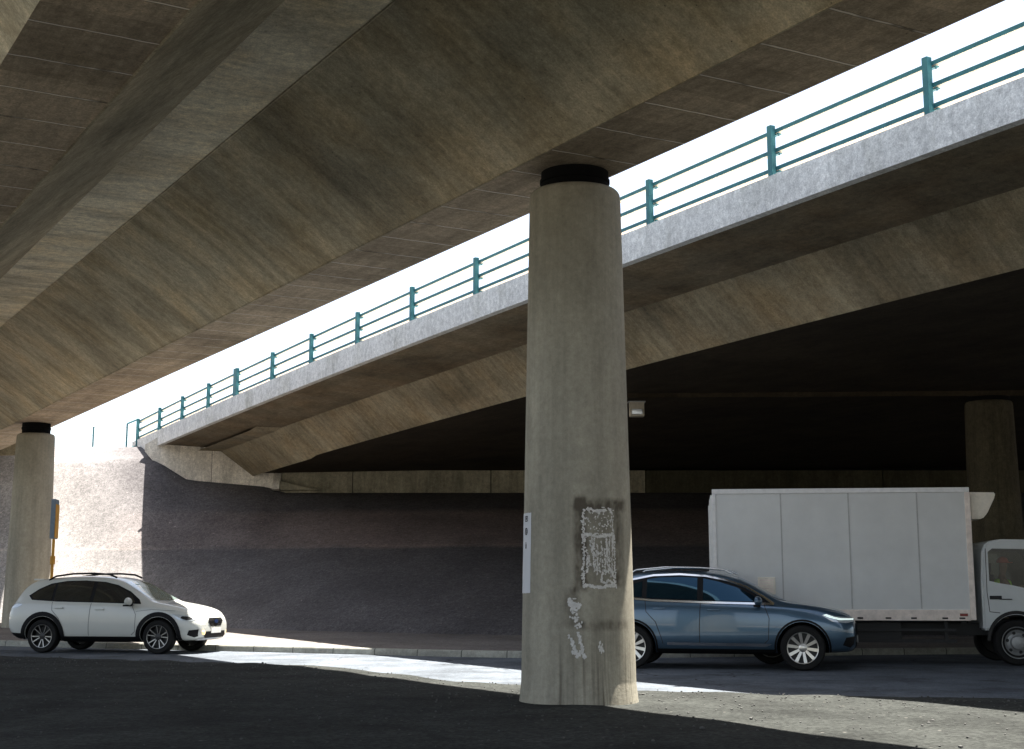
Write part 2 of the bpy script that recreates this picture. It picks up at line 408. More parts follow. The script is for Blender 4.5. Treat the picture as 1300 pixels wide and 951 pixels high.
# railing
rail = empty('railing', (0, 0, 0), BR, 'teal painted three-bar railing on posts along the farther overpass edge', 'railing')
RV = VF+.16
posts = [2.4, 5.2, 8.65]+[11.49, 14.32, 17.16, 19.93, 22.7, 25.4, 28.1, 30.75, 33.3, 36.0, 38.3, 40.7, 43.0, 45.4]
RH = .90
for p in posts:
    t = p*kB; z = zB(t)+.56
    big = abs(p-36) < .1
    bm = bmesh.new()
    wd = .15 if big else .052
    box(bm, t-wd, t+wd, -RV-.05, -RV+.05, z-.02, z+RH+(.04 if big else 0), .008)
    if not big: box(bm, t-.10, t+.10, -RV-.09, -RV+.09, z-.005, z+.02)
    po = obj('post', bm, M['teal'], rail)
    if big: po['label'] = 'wider flat teal post'
    for hh in (.16, .50, .86):
        bm = bmesh.new()
        box(bm, t-.12, t+.12, -RV-.12, -RV-.052, z+RH*hh-.035, z+RH*hh-.015)
        for sx_ in (-.09, .09): tube(bm, (t+sx_, -RV-.086, z+RH*hh-.055), (t+sx_, -RV-.086, z+RH*hh-.02), .012, 8)
        obj('bracket', bm, M['teal'], po)
for hh in (.16, .50, .86):
    bm = bmesh.new(); pr = None
    t = -12.0
    while t < 54.7:
        z = zB(t)+.56+RH*hh
        q = [bm.verts.new((t, y, zz)) for y, zz in ((-RV-.16, z), (-RV-.05, z), (-RV-.05, z+.068), (-RV-.16, z+.068))]
        if pr:
            for i in range(4): bm.faces.new((pr[i], pr[(i+1) % 4], q[(i+1) % 4], q[i])).material_index = 1 if i == 0 else 0
        else: bm.faces.new(q)
        pr = q; t += 1.48
    bm.faces.new(pr[::-1]); bmesh.ops.recalc_face_normals(bm, faces=bm.faces)
    obj('rail', bm, [M['teal'], M['buff']], rail)

# ------------------------------------------------------------------ columns
def stain_at(al, z):
    """dirt halo round the scraped bill patches (angle in rad to the right of front, height in m)"""
    n1 = noise.noise(Vector((al*9, z*7, 1.3)))*.5+noise.noise(Vector((al*25, z*20, 4.0)))*.3
    def bx(a0, a1, z0, z1, e=.05):
        s_ = .6
        dx = max(a0-al, al-a1, 0)*s_; dz = max(z0-z, z-z1, 0)
        dd = math.hypot(dx, dz); return max(0, 1-dd/e)
    s = .85*bx(-.02, .12, 1.35, 2.36, .05)*(.75+n1) + .8*bx(.0, 1.05, 2.26, 2.32, .06)*(.7+n1*1.3) + .5*bx(.78, .95, 1.4, 2.3, .05)*(.7+n1)
    s += .42*bx(.10, .80, 1.40, 2.26, .05)*(.7+n1)
    s += .75*bx(-.20, .02, .95, 1.33, .05)*(.5+n1) + .55*bx(.05, 1.0, .92, .97, .05)*(.7+n1*1.4)
    # run marks down to the foot
    k = noise.noise(Vector((al*30, z*1.2, 7.7)))
    k2 = noise.noise(Vector((al*14, z*.8, 2.1)))
    low = sst(1.15, .2, z)
    if -.35 < al < 1.1: s += max(0, k*1.5+.1)*low*.75
    s += max(0, k2-.1)*low*.35
    return max(0, min(.9, s))
CP = [(.695, -.25), (.692, 0.0), (.66, .30), (.551, 5.98), (.543, 6.04), (.52, 6.08), (.485, 6.095)]
def crad(z): return interp([(h, r) for r, h in CP], z)
def make_column(name, loc, rz, label, scale=1.0, zt=6.095, detail=False, r_b=.41, bh=.26, group='round concrete bridge columns'):
    root = empty(name, loc, rz, label, 'column', group)
    bm = bmesh.new()
    seg = 300 if detail else 72
    hs = []
    top = zt/6.095
    zs = [-.25+i*(6.1+.0)/ (420 if detail else 40) for i in range((420 if detail else 40))]
    zs = [z for z in zs if z < 5.98]+[5.98, 6.01, 6.04, 6.065, 6.085, 6.095]
    prof = [(crad(z)*scale, z*top if z > 0 else z) for z in zs]
    lathe(bm, prof, seg, cap=False)
    bm.faces.new([v for v in bm.verts if abs(v.co.z-prof[-1][1]) < 1e-5][:seg])
    for f in bm.faces: f.smooth = True
    o = obj('shaft', bm, M['column'], root)
    if detail:
        at = o.data.attributes.new('stain', 'FLOAT', 'POINT')
        vals = []
        for v in o.data.vertices:
            x, y, z = v.co
            al = math.atan2(x, -y)
            vals.append(stain_at(al, z) if z < 2.6 and abs(al) < 1.7 else 0.0)
        at.data.foreach_set('value', vals)
    bm = bmesh.new(); lathe(bm, [(r_b*scale, zt-.01), (r_b*scale, zt+bh*.42), (r_b*scale*1.04, zt+bh*.44), (r_b*scale*1.04, zt+bh*.6), (r_b*scale, zt+bh*.62), (r_b*scale, zt+bh+.04)], 64)
    obj('bearing', bm, M['near_black'], root, True, 35)
    return root
CX, CY = .765, 16.75
c1 = make_column('bridge_column', (CX, CY, 0), -math.atan(CX/CY), 'big round concrete column in the middle with scraped bill residue and a poster strip', 1.0, 6.10, True, .41, .235)
c1['group'] = 'round columns under the near overpass'
p = along(44, 8.9, 0)
c2 = make_column('bridge_column', (p.x, p.y, 0), 0, 'round concrete column behind the white car with an ochre signpost beside it', 1.0, 5.87, False, .41, zA(44)-5.87, 'round columns under the near overpass')
p = (.3375*35.0, 35.0)
c3 = make_column('bridge_column', (p[0], p[1], 0), 0, 'shaded concrete column behind the white truck', 1.04, 5.88, False, .5, .06)
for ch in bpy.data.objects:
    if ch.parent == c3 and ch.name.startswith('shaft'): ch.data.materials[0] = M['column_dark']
for nm, t, v in (('bridge_column', -16, 8.9),):     # its neighbour behind the camera keeps the same spacing
    pass

# poster strip on the column
def on_col(al, z, off=.004): 
    r = crad(z)+off
    return (r*math.sin(al), -r*math.cos(al), z)
def sheet(name, a0, a1, z0, z1, mat, off, parent, na=8, nz=14, jit=0):
    bm = bmesh.new(); g = []
    for j in range(nz+1):
        g.append([bm.verts.new(on_col(a0+(a1-a0)*i/na, z0+(z1-z0)*j/nz+(random.uniform(-jit, jit) if j in (0, nz) else 0), off+random.uniform(0, .0015))) for i in range(na+1)])
    for j in range(nz):
        for i in range(na): bm.faces.new((g[j][i], g[j][i+1], g[j+1][i+1], g[j+1][i]))
    return obj(name, bm, mat, parent, True)
pst = empty('poster', (CX, CY, 0), -math.atan(CX/CY), 'tall narrow white poster strip with three small black marks, pasted on the column', 'poster')
sheet('paper', -1.62, -1.0, 1.30, 2.21, M['poster'], .004, pst, 10, 16, .004)
bm = bmesh.new()
def dab(bm, pts, off=.0065):
    vs = [bm.verts.new(on_col(a, z, off)) for a, z in pts]; bm.faces.new(vs)
def rect(bm, a, z, wa, hz): dab(bm, [(a-wa, z-hz), (a+wa, z-hz), (a+wa, z+hz), (a-wa, z+hz)], .0075)
# first mark: square with a notch; second: ring with a bar; third: narrow upright figure
A0 = -1.20
def mark_done():
    global bm
    obj('printed_mark', bm, M['ink'], pst); bm = bmesh.new()
for a, z, wa, hz in ((A0-.06, 2.145, .012, .03), (A0+.06, 2.145, .012, .03), (A0, 2.172, .05, .006), (A0, 2.118, .05, .006), (A0, 2.147, .03, .014)): rect(bm, a, z, wa, hz)
mark_done()
for k in range(16):
    u, v = 2*math.pi*k/16, 2*math.pi*(k+1)/16
    dab(bm, [(A0+.075*math.cos(u), 2.0+.042*math.sin(u)), (A0+.075*math.cos(v), 2.0+.042*math.sin(v)), (A0+.045*math.cos(v), 2.0+.028*math.sin(v)), (A0+.045*math.cos(u), 2.0+.028*math.sin(u))], .0075)
rect(bm, A0, 2.0, .02, .02)
mark_done()
rect(bm, A0, 1.83, .028, .026); rect(bm, A0-.006, 1.868, .018, .008)
obj('printed_mark', bm, M['ink'], pst)

# scraped bill residue
def blob(bm, al, z, sx, sz, off=.003):
    n = random.randint(5, 8); a0 = random.random()*6; sx *= 1.25; sz *= 1.3
    r0 = crad(z)
    pts = []
    for i in range(n):
        a = a0+2*math.pi*i/n; k = random.uniform(.55, 1.15)
        pts.append(bm.verts.new(on_col(al+sx*k*math.cos(a)/r0, z+sz*k*math.sin(a), off+random.uniform(0, .002))))
    bm.faces.new(pts)
bm = bmesh.new()
AL, AR, ZT, ZM, ZB = .09, .72, 2.23, 1.92, 1.37
def stroke(p, q, n, w_, jit, keep=1.0, sz=.011):
    for i in range(n):
        if random.random() > keep: continue
        u = i/(n-1)
        wv = .02*math.sin(u*9+p[0]*5)
        blob(bm, p[0]+(q[0]-p[0])*u+random.gauss(0, jit), p[1]+(q[1]-p[1])*u+wv*(.6 if abs(q[1]-p[1]) < .2 else 0)+random.gauss(0, jit*.6), random.uniform(.4, 1.2)*w_, random.uniform(.5, 1.4)*sz)
stroke((AL, ZM+.02), (AR, ZM+.02), 80, .016, .012, .9)
stroke((AL, ZB), (AR, ZB+.01), 90, .018, .014, .95)
stroke((AL+.01, ZB), (AL+.02, ZT-.02), 130, .012, .014, .75)
stroke((AR, ZB), (AR-.01, ZM+.03), 70, .010, .012, .8)
stroke((AL+.02, ZT-.01), (AR-.05, ZT), 60, .018, .018, .6)
stroke((AR-.02, ZM+.03), (AR-.06, ZT), 40, .010, .014, .5)
stroke((.43, ZB+.05), (.66, ZB+.06), 34, .010, .010, .95)
stroke((.42, ZB+.06), (.46, ZB+.17), 24, .010, .010, .9)
stroke((.46, ZB+.18), (.68, ZB+.18), 28, .010, .010, .85)
stroke((.66, ZB+.17), (.70, ZB+.04), 24, .010, .010, .9)
for _ in range(40):      # vertical squiggles of what was left of the glue
    a = random.uniform(AL+.05, AR-.04); z0 = random.uniform(ZB+.1, ZM-.1); L = random.uniform(.06, .24)
    stroke((a, z0), (a+random.uniform(-.04, .04), min(z0+L, ZM)), int(L*160), .007, .006, .8, .009)
for _ in range(90): blob(bm, random.uniform(AL, AR), random.uniform(ZM, ZT), random.uniform(.004, .012), random.uniform(.004, .014))
obj('paste_residue', bm, M['residue'], c1)
bm = bmesh.new()
stroke((-.16, 1.20), (.0, 1.16), 46, .02, .03, .9, .014)
stroke((-.12, 1.14), (.02, .93), 50, .014, .03, .7, .012)
stroke((-.15, .86), (-.02, .60), 50, .014, .014, .75, .013)
stroke((-.01, .88), (.10, .60), 50, .014, .014, .7, .013)
stroke((-.12, .66), (.06, .64), 26, .014, .02, .7, .013)
stroke((.36, .76), (.42, .66), 20, .014, .02, .5, .013)
stroke((.34, .70), (.44, .68), 14, .012, .01, .6, .013)
obj('paste_residue', bm, M['residue'], c1)

# ------------------------------------------------------------------ ground
def surf(name, rows, mat, label=None):
    bm = bmesh.new(); g = [[bm.verts.new(p) for p in r] for r in rows]
    for a, b in zip(g, g[1:]):
        for i in range(len(a)-1): bm.faces.new((a[i], a[i+1], b[i+1], b[i]))
    bmesh.ops.recalc_face_normals(bm, faces=bm.faces)
    o = obj(name, bm, mat); tag(o, kind='structure', label=label)
    if sum(p.normal.z for p in o.data.polygons) < 0: o.data.flip_normals()
    return o
surf('ground', [[(-1500, -1500, -.06), (1500, -1500, -.06)], [(-1500, 1500, -.06), (1500, 1500, -.06)]], M['ground'])
near_edge = [(-60, 62), (-40, 47), (-22, 34.6), (-12, 28.6), (-6, 25.7), (-3.2, 24.3), (-2.0, 22.4), (-.8, 20.3), (1, 18.8), (4, 17.6), (12, 16), (40, 11), (80, 4)]
far_kerb = [(-60, 71), (-40, 51.5), (-20, 38.2), (-11.7, 33.75), (-5.1, 30.75), (-.15, 28.2), (2, 28.15), (4, 28.7), (8, 29.7), (15, 30.4), (40, 31), (80, 31)]
toe = [(-60, 78), (-40, 62), (-24, 50), (-15.5, 46.4), (-11.5, 44.7), (-9, 42.0), (-6.6, 38.6), (0, 34.3), (10, 33.5), (40, 34), (80, 34)]
def smooth(pts, x, w_=1.2):
    return sum(interp(pts, x+d_*w_) for d_ in (-1, -.5, 0, .5, 1))/5
xs = [-60+i*1.0 for i in range(46)]+[-14.5+i*.5 for i in range(64)]+[18+i*3 for i in range(21)]
NE = lambda x: smooth(near_edge, x, .35); FK = lambda x: smooth(far_kerb, x); TO = lambda x: smooth(toe, x, 2)
surf('road', [[(x, NE(x)-.3, 0) for x in xs], [(x, FK(x)+.3, 0) for x in xs]], M['asphalt'])
# near verge, slightly raised with a rough crumbling edge
xv = [-60+i*2 for i in range(23)]+[-14+i*.12 for i in range(300)]+[22+i*3 for i in range(20)]
rows = []
for k, (off, z) in enumerate(((.16, -.03), (.10, .045), (0, .075), (-.5, .085), (-2.5, .09), (-8, .06), (-60, .03), (-90, -.02))):
    rows.append([(x, NE(x)+off+(noise.noise(Vector((x*2.2, 0, 0)))*.10+noise.noise(Vector((x*9, 3, 0)))*.04 if k < 3 else 0), z+(noise.noise(Vector((x*1.7, off, 5)))*.02 if 0 < k < 6 else 0)) for x in xv])
surf('verge', rows, M['verge'])
# loose stones on the verge
bm = bmesh.new()
for _ in range(1800):
    x_ = random.uniform(-13, 11); y_ = NE(x_)-abs(random.gauss(0, 2.2))-.02 if random.random() < .6 else random.uniform(9, NE(x_))
    sz_ = random.uniform(.006, .018)*(1.6 if random.random() < .05 else 1)
    m_ = Matrix.Translation((x_, y_, .092)) @ Matrix.Rotation(random.random()*6, 4, 'Z') @ Matrix.Diagonal((sz_, sz_*random.uniform(.6, 1), sz_*.6, 1))
    bmesh.ops.create_icosphere(bm, subdivisions=1, radius=1, matrix=m_)
go = obj('gravel', bm, M['grit']); tag(go, 'loose grey stones scattered over the dark verge', 'gravel', kind='stuff')
# far footpath between kerb and bank
rows = [[(x, FK(x)+.12+(TO(x)+.25-FK(x)-.12)*u, .125+.10*u) for x in xs] for u in (0, .33, .66, 1)]
surf('footpath', rows, M['path'])
# kerb stones
kb = empty('kerb', (0, 0, 0), 0, 'long line of pale concrete kerb stones on the far side of the road', 'kerb')
bm = bmesh.new(); bj = bmesh.new()
pr = None; kpts = []
x = -46.0
while x < 60: kpts.append((x, FK(x))); x += .3
acc = 0; last = None
prof = [(0, -.03), (.012, .10), (.035, .128), (.135, .130), (.135, -.03)]
for i, (x, y) in enumerate(kpts[:-1]):
    nx, ny = kpts[i+1]; dl = Vector((nx-x, ny-y)).normalized(); nn = Vector((-dl.y, dl.x))
    q = [bm.verts.new((x+nn.x*o_, y+nn.y*o_, z_)) for o_, z_ in prof]
    if pr:
        for j in range(4): bm.faces.new((pr[j], pr[j+1], q[j+1], q[j]))
    pr = q
    if i % 3 == 0:
        o2 = Vector((x, y))
        for (oa, za), (ob, zb_) in zip(prof[:3], prof[1:4]):
            vs = [bj.verts.new((x+nn.x*(oo-.002)+dl.x*s_*.008, y+nn.y*(oo-.002)+dl.y*s_*.008, zz+.002)) for oo, zz, s_ in ((oa, za, -1), (oa, za, 1), (ob, zb_, 1), (ob, zb_, -1))]
            bj.faces.new(vs)
obj('kerb_stone', bm, M['kerb'], kb, True, 40); j_ = obj('joint', bj, M['groove'], kb)

# embankment
YW = 51.6
def bank_h(x, y):
    T = TO(x); hb = .225
    hw = interp([(-13.4, 5.9), (-12.9, 5.85), (-11.75, 5.16), (-8.7, 4.90), (-8.4, 4.70)], x)
    if y <= T: return hb-.05
    hc = 6.55+.04*noise.noise(Vector((x*.3, 0, 0)))
    if y <= YW: h = hb+(hw-hb)*(y-T)/(YW-T)
    elif x > -12.6: h = hw if y < 54.9 else hc
    else: h = hw+(hc-hw)*min(1, (y-YW)/1.9)
    if T+.4 < y < YW-.3: h += .05*noise.noise(Vector((x*.7, y*.7, 0)))+.02*noise.noise(Vector((x*3, y*3, 1)))
    return h
exs = [-60+i*2 for i in range(18)]+[-25+i*.4 for i in range(85)]+[9+i*2.5 for i in range(22)]
rows = []
for j in range(31):
    u = j/30; rows.append([(x, TO(x)+(YW-TO(x))*u, bank_h(x, TO(x)+(YW-TO(x))*u)) for x in exs if True])
for y in (51.7, 52.2, 52.8, 53.5, 54.85, 55.0, 58, 70, 140): rows.append([(x, max(y, 0), bank_h(x, y)) for x in exs])
for r in rows[:31]:
    for i, (x, y, z) in enumerate(r):
        if y > YW: r[i] = (x, y, z)
# left flank where the toe passes the wall line: clamp ordering
rows = [[(x, (y if TO(x) < YW-2 else max(y, TO(x)+.01*j)), z if TO(x) < YW-2 else z) for (x, y, z) in r] for j, r in enumerate(rows)]
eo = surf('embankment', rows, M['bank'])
for p_ in eo.data.polygons: p_.use_smooth = True

# abutments
ab = empty('abutment_wall', (0, 0, 0), 0, 'low concrete abutment wall along the top of the dark stone bank under the farther overpass', 'wall')
Wt = CAMH+4.13
x = -8.35; segs = []
for i, wd in enumerate((2.6, 5.0, 5.6, 8.6, 10, 12, 16)):
    bm = bmesh.new(); box(bm, x, x+wd-.03, YW, YW+.5, 4.2, Wt, .012)
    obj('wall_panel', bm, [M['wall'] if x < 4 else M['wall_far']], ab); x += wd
bm = bmesh.new(); prism(bm, [(51.15, 4.80), (52.0, 4.72), (52.0, Wt-.03), (51.75, Wt-.03)], -8.62, -8.37, 'x')
obj('end_block', bm, M['wall_cream'], ab)
bm = bmesh.new(); prism(bm, [(-8.36, 4.78), (-8.36, 5.1), (-7.0, 4.78)], YW-.35, YW-.01, 'y')
obj('plinth', bm, M['wall'], ab)
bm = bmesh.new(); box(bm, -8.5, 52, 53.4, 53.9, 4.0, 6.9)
obj('back_wall', bm, M['near_black'], ab)  # near-black colour stands in for the shade in the gap above the wall
wg = empty('wing_wall', (0, 0, 0), 0, 'pale concrete wing wall closing the end of the farther overpass at the bank top', 'wall')
bm = bmesh.new(); prism(bm, [(-13.35, 6.2), (-12.9, 5.7), (-11.6, 5.0), (-8.65, 4.5), (-8.65, 5.62), (-9.35, 6.05), (-10.0, 6.9), (-12.6, 6.9), (-13.35, 6.45)], YW+.02, YW+3.2, 'y')
obj('wall_face', bm, M['wall_cream'], wg)
bm = bmesh.new(); box(bm, -10.9, -10.885, YW+.012, YW+.03, 5.0, 6.4)
obj('joint', bm, M['groove'], wg)
nw = empty('abutment_wall', (0, 0, 0), 0, 'brown shaded concrete abutment at the far left under the near overpass', 'wall')
bm = bmesh.new(); prism(bm, [(-40, 4.4), (-18.25, 4.4), (-18.25, 8.0), (-40, 8.0)], 52.2, 56, 'y')
for v in bm.verts:
    if v.co.x > -20 and v.co.z < 5: v.co.z = 4.95
obj('wall_face', bm, M['web'], nw)

# fence and gate at the end of the railing
fn = empty('wire_fence', (-16, 54.5, 6.5), 0, 'thin wire fence with slim dark posts on the bank crest', 'fence')
for xx in (-24.2, -20.1, -16.1):
    bm = bmesh.new(); tube(bm, (xx+16, 0, -.2), (xx+16, 0, .92), .028)
    obj('post', bm, M['teal'], fn)
for zz in (.3, .6, .9):
    bm = bmesh.new(); tube(bm, (-18, 0, zz), (2.3, 0, zz), .006, 6)
    obj('wire', bm, M['galv'], fn)
gt = empty('metal_gate', (-14.52, 53.9, 6.42), 0, 'small teal tubular gate frame at the left end of the railing', 'gate')
bm = bmesh.new()
for a, b_ in (((-.13, 0, -.1), (-.13, 0, 1.05)), ((.22, .1, -.1), (.22, .1, 1.22)), ((-.13, 0, 1.05), (.22, .1, 1.22)), ((-.13, 0, .1), (.22, .1, .2))): tube(bm, a, b_, .03)
obj('gate_frame', bm, M['teal'], gt)

# signpost
sp = empty('signpost', (-11.05, 34.6, .14), R(100), 'ochre signpost with narrow plate seen almost edge-on in front of the left column', 'sign')
bm = bmesh.new(); tube(bm, (0, 0, -.2), (0, 0, 3.3), .035, 14); obj('pole', bm, M['ochre'], sp, True, 40)
bm = bmesh.new(); box(bm, -.30, .30, -.045, .06, 2.36, 3.30, .004); obj('plate', bm, M['sign_blue'], sp)
bm = bmesh.new(); box(bm, -.29, .29, -.06, -.047, 2.38, 3.18, .004); obj('plate', bm, M['ochre'], sp)
bm = bmesh.new()
for zz in (2.5, 3.1): box(bm, -.05, .05, -.04, .045, zz-.02, zz+.02)
obj('clamp', bm, M['galv'], sp)
bm = bmesh.new(); lathe(bm, [(.06, 1.75), (.06, 1.95)], 16); obj('collar', bm, M['ochre'], sp, True, 40)

# lamp on the cross beam
lp = empty('bulkhead_lamp', (3.03, 34.45, 5.62), 0, 'small pale bulkhead lamp fixed under the far overpass just right of the middle column', 'lamp')
bm = bmesh.new(); box(bm, -.17, .19, -.12, .14, -.18, .17, .03); obj('casing', bm, M['lamp_body'], lp)
bm = bmesh.new(); box(bm, -.12, .14, -.15, -.118, -.13, .0, .01); obj('lens', bm, M['lens'], lp)
bm = bmesh.new(); box(bm, -.20, .22, -.10, .16, .171, .20); obj('bracket', bm, M['galv'], lp)

# ------------------------------------------------------------------ cars
def bake(o):
    dg = bpy.context.evaluated_depsgraph_get(); dg.update()
    me = bpy.data.meshes.new_from_object(o.evaluated_get(dg)); o.modifiers.clear(); o.data = me; return o
def loft(stations, L0):
    bm = bmesh.new(); rings = []
    for (x, zb, wb, wm, zs, ws, zr, wr) in stations:
        dz = zs-zb
        zt = max(zr-zs, .01)
        half = [(0, zb), (.75*wb, zb), (wb, zb+.03), (wm-.01, zb+.22*dz), (wm, zb+.5*dz), (wm-.005, zb+.78*dz), (ws, zs-.02), (ws-.03, zs+.02*min(1, zt/.1)),
                (ws-.03+(wr-ws+.03)*.33, zs+zt*.38), (ws-.03+(wr-ws+.03)*.72, zs+zt*.72), (wr, zs+zt*.9), (wr*.86, zs+zt*.965), (wr*.5, zs+zt*.995), (0, zr)]
        full = half+[(-y, z) for y, z in half[-2:0:-1]]
        rings.append([bm.verts.new((x-L0, y, z)) for y, z in full])
    n = len(rings[0])
    for a, b in zip(rings, rings[1:]):
        for i in range(n): bm.faces.new((a[i], b[i], b[(i+1) % n], a[(i+1) % n]))
    bm.faces.new(rings[0]); bm.faces.new(rings[-1][::-1])
    bmesh.ops.recalc_face_normals(bm, faces=bm.faces)
    return bm
def dens(poly, step=.05):
    out = []
    n = len(poly)
    for i in range(n):
        a, b = Vector(poly[i]), Vector(poly[(i+1) % n]); k = max(1, int((b-a).length/step))
        for j in range(k): out.append(a+(b-a)*j/k)
    return out
def patch(name, bvh, poly, mat, parent, plane='side', side=-1, off=.004, step=.05, L0=0, thick=0):
    pts = dens(poly, step); n0 = len(pts)
    edges = [(i, (i+1) % n0) for i in range(n0)]
    x0, x1 = min(p.x for p in pts), max(p.x for p in pts); y0, y1 = min(p.y for p in pts), max(p.y for p in pts)
    g = []
    i = x0+step/2
    while i < x1:
        j = y0+step/2
        while j < y1: g.append(Vector((i, j))); j += step
        i += step
    V, E, F, *_ = delaunay_2d_cdt(pts+g, edges, [list(range(n0))], 1, 1e-5)
    bm = bmesh.new(); vs = []
    for v in V:
        if plane == 'side': o_, d_ = Vector((v.x-L0, side*4, v.y)), Vector((0, -side, 0))
        elif plane == 'front': o_, d_ = Vector((9, v.x, v.y)), Vector((-1, 0, 0))
        elif plane == 'rear': o_, d_ = Vector((-9, v.x, v.y)), Vector((1, 0, 0))
        else: o_, d_ = Vector((v.x-L0, v.y, 6)), Vector((0, 0, -1))
        h = bvh.ray_cast(o_, d_)
        vs.append(bm.verts.new(h[0]+h[1]*off) if h[0] is not None else None)
    for f in F:
        q = [vs[i] for i in f]
        if all(q) and len(set(q)) == len(q):
            try: bm.faces.new(q)
            except ValueError: pass
    for v in list(bm.verts):
        if not v.link_faces: bm.verts.remove(v)
    bmesh.ops.recalc_face_normals(bm, faces=bm.faces)
    o = obj(name, bm, mat, parent, True)
    o.data.update()
    # orient outwards
    s = 0
    for p_ in o.data.polygons:
        if plane == 'side': s += p_.normal.y*side
        elif plane == 'front': s += p_.normal.x
        elif plane == 'rear': s -= p_.normal.x
        else: s += p_.normal.z
    if s < 0: o.data.flip_normals()
    if thick:
        md = o.modifiers.new('s', 'SOLIDIFY'); md.thickness = thick; md.offset = 1; bake(o)
    return o
def line_poly(pts, w_):
    a = [Vector(p) for p in pts]; Lp, Rp = [], []
    for i, p_ in enumerate(a):
        d_ = (a[min(i+1, len(a)-1)]-a[max(i-1, 0)]).normalized(); n_ = Vector((-d_.y, d_.x))*w_/2
        Lp.append(p_+n_); Rp.append(p_-n_)
    return [tuple(v) for v in Lp+Rp[::-1]]
def arc_poly(cx, cz, r0, r1, a0, a1, n=22):
    o_ = [(cx+r1*math.cos(R(a0+(a1-a0)*i/n)), cz+r1*math.sin(R(a0+(a1-a0)*i/n))) for i in range(n+1)]
    i_ = [(cx+r0*math.cos(R(a0+(a1-a0)*i/n)), cz+r0*math.sin(R(a0+(a1-a0)*i/n))) for i in range(n+1)]
    return o_+i_[::-1]
def wheel(parent, x, y, r, w_, style, side):
    """tyre, with a rim > spokes; side = -1 outer face towards -y"""
    bm = bmesh.new(); rr = r*.70
    lathe(bm, [(rr, -w_/2+.01), (rr+.015, -w_/2), (r*.93, -w_/2+.004), (r*.985, -w_/2+.025), (r, -w_/2+.05), (r, w_/2-.05), (r*.985, w_/2-.025), (r*.93, w_/2-.004), (rr+.015, w_/2), (rr, w_/2-.01)], 56, 'y', cap=False)
    ty = obj('wheel', bm, M['tyre'], parent, True, 40); ty.location = (x, y, r)
    ty.rotation_euler = (0, random.random()*2, 0)
    bm = bmesh.new(); s = side
    mi_b = 1
    # barrel and back disc
    f0 = s*w_/2
    lathe(bm, [(rr*1.0, f0-s*.004), (rr*.985, f0+s*.004), (rr*.95, f0), (rr*.93, f0-s*.04), (rr*.90, f0-s*.12), (rr*.3, f0-s*.125), (.01, f0-s*.125)], 56, 'y', mi=mi_b, cap=False)
    bmf = len(bm.faces)
    lathe(bm, [(rr*1.0, f0-s*.002), (rr*.99, f0+s*.006), (rr*.945, f0+s*.002), (rr*.94, f0-s*.01)], 56, 'y', mi=0, cap=False)
    def spoke(a, w0, w1, r0, r1, y0=-.008, skew=0):
        ca, sa = math.cos(a), math.sin(a)
        def P(rad, tan, yy): return (rad*ca-tan*sa, f0+s*yy, rad*sa+tan*ca)
        vs = [bm.verts.new(P(*q)) for q in ((r0, -w0, -.035), (r0, w0, -.035), (r1, w1+skew, y0), (r1, -w1+skew, y0), (r0, -w0, -.08), (r0, w0, -.08), (r1, w1+skew, -.05), (r1, -w1+skew, -.05))]
        fs = [bm.faces.new([vs[i] for i in q]) for q in ((0,1,2,3),(4,7,6,5),(0,4,5,1),(1,5,6,2),(2,6,7,3),(3,7,4,0))]
        for k, f in enumerate(fs): f.material_index = 0 if k == 0 or style != 'two_tone' else 1
    if style == 'ten':
        for k in range(10): spoke(2*math.pi*k/10, .02, .028, rr*.2, rr*.95)
        lathe(bm, [(rr*.27, f0-s*.05), (rr*.26, f0-s*.028), (rr*.18, f0-s*.02), (.002, f0-s*.018)], 24, 'y', mi=0, cap=False)
    elif style == 'two_tone':
        for k in range(5):
            a = 2*math.pi*k/5
            spoke(a-.17, .008, .012, rr*.22, rr*.94, skew=-.02); spoke(a+.17, .008, .012, rr*.22, rr*.94, skew=.02)
        lathe(bm, [(rr*.30, f0-s*.05), (rr*.28, f0-s*.03), (rr*.12, f0-s*.025), (.002, f0-s*.022)], 24, 'y', mi=1, cap=False)
    else:
        lathe(bm, [(rr*.8, f0-s*.03), (rr*.62, f0-s*.075), (rr*.45, f0-s*.05), (rr*.40, f0+s*.03), (rr*.22, f0+s*.045), (.002, f0+s*.045)], 36, 'y', mi=0, cap=False)
        for k in range(6):
            a = 2*math.pi*k/6
            lathe(bm, [(.03, f0-s*.064), (.03, f0-s*.052), (.002, f0-s*.052)], 10, 'y', mi=1, cap=False, off=(rr*.62*math.cos(a), 0, rr*.62*math.sin(a)))
    bmesh.ops.recalc_face_normals(bm, faces=bm.faces)
    obj('rim', bm, [(M['grey_alloy'] if style == 'two_tone' else M['alloy']) if style != 'steel' else M['galv'], M['dark_alloy'] if style != 'steel' else M['chassis']], ty, True, 30)
    return ty
def shell(name, stations, L0, axles, ra, rw_y, paint, parent, clear=.62):
    o = obj(name, loft(stations, L0), [paint, M['arch']], parent)
    md = o.modifiers.new('s', 'SUBSURF'); md.levels = 3; md.render_levels = 3; bake(o)
    bmc = bmesh.new()
    for ax in axles:
        for s in (-1, 1):
            lathe(bmc, [(ra, s*clear), (ra, s*1.6)], 48, 'y', mi=1, off=(ax-L0, 0, rw_y))
    cut = obj('cut', bmc, [paint, M['arch']], parent); bpy.context.view_layer.update()
    md = o.modifiers.new('b', 'BOOLEAN'); md.operation = 'DIFFERENCE'; md.object = cut; md.solver = 'EXACT'
    bake(o); bpy.data.objects.remove(cut)
    for p_ in o.data.polygons: p_.use_smooth = True
    try: o.data.set_sharp_from_angle(angle=R(40))
    except Exception: pass
    bm = bmesh.new(); bm.from_mesh(o.data); bvh = BVHTree.FromBMesh(bm); bm.free()
    return o, bvh
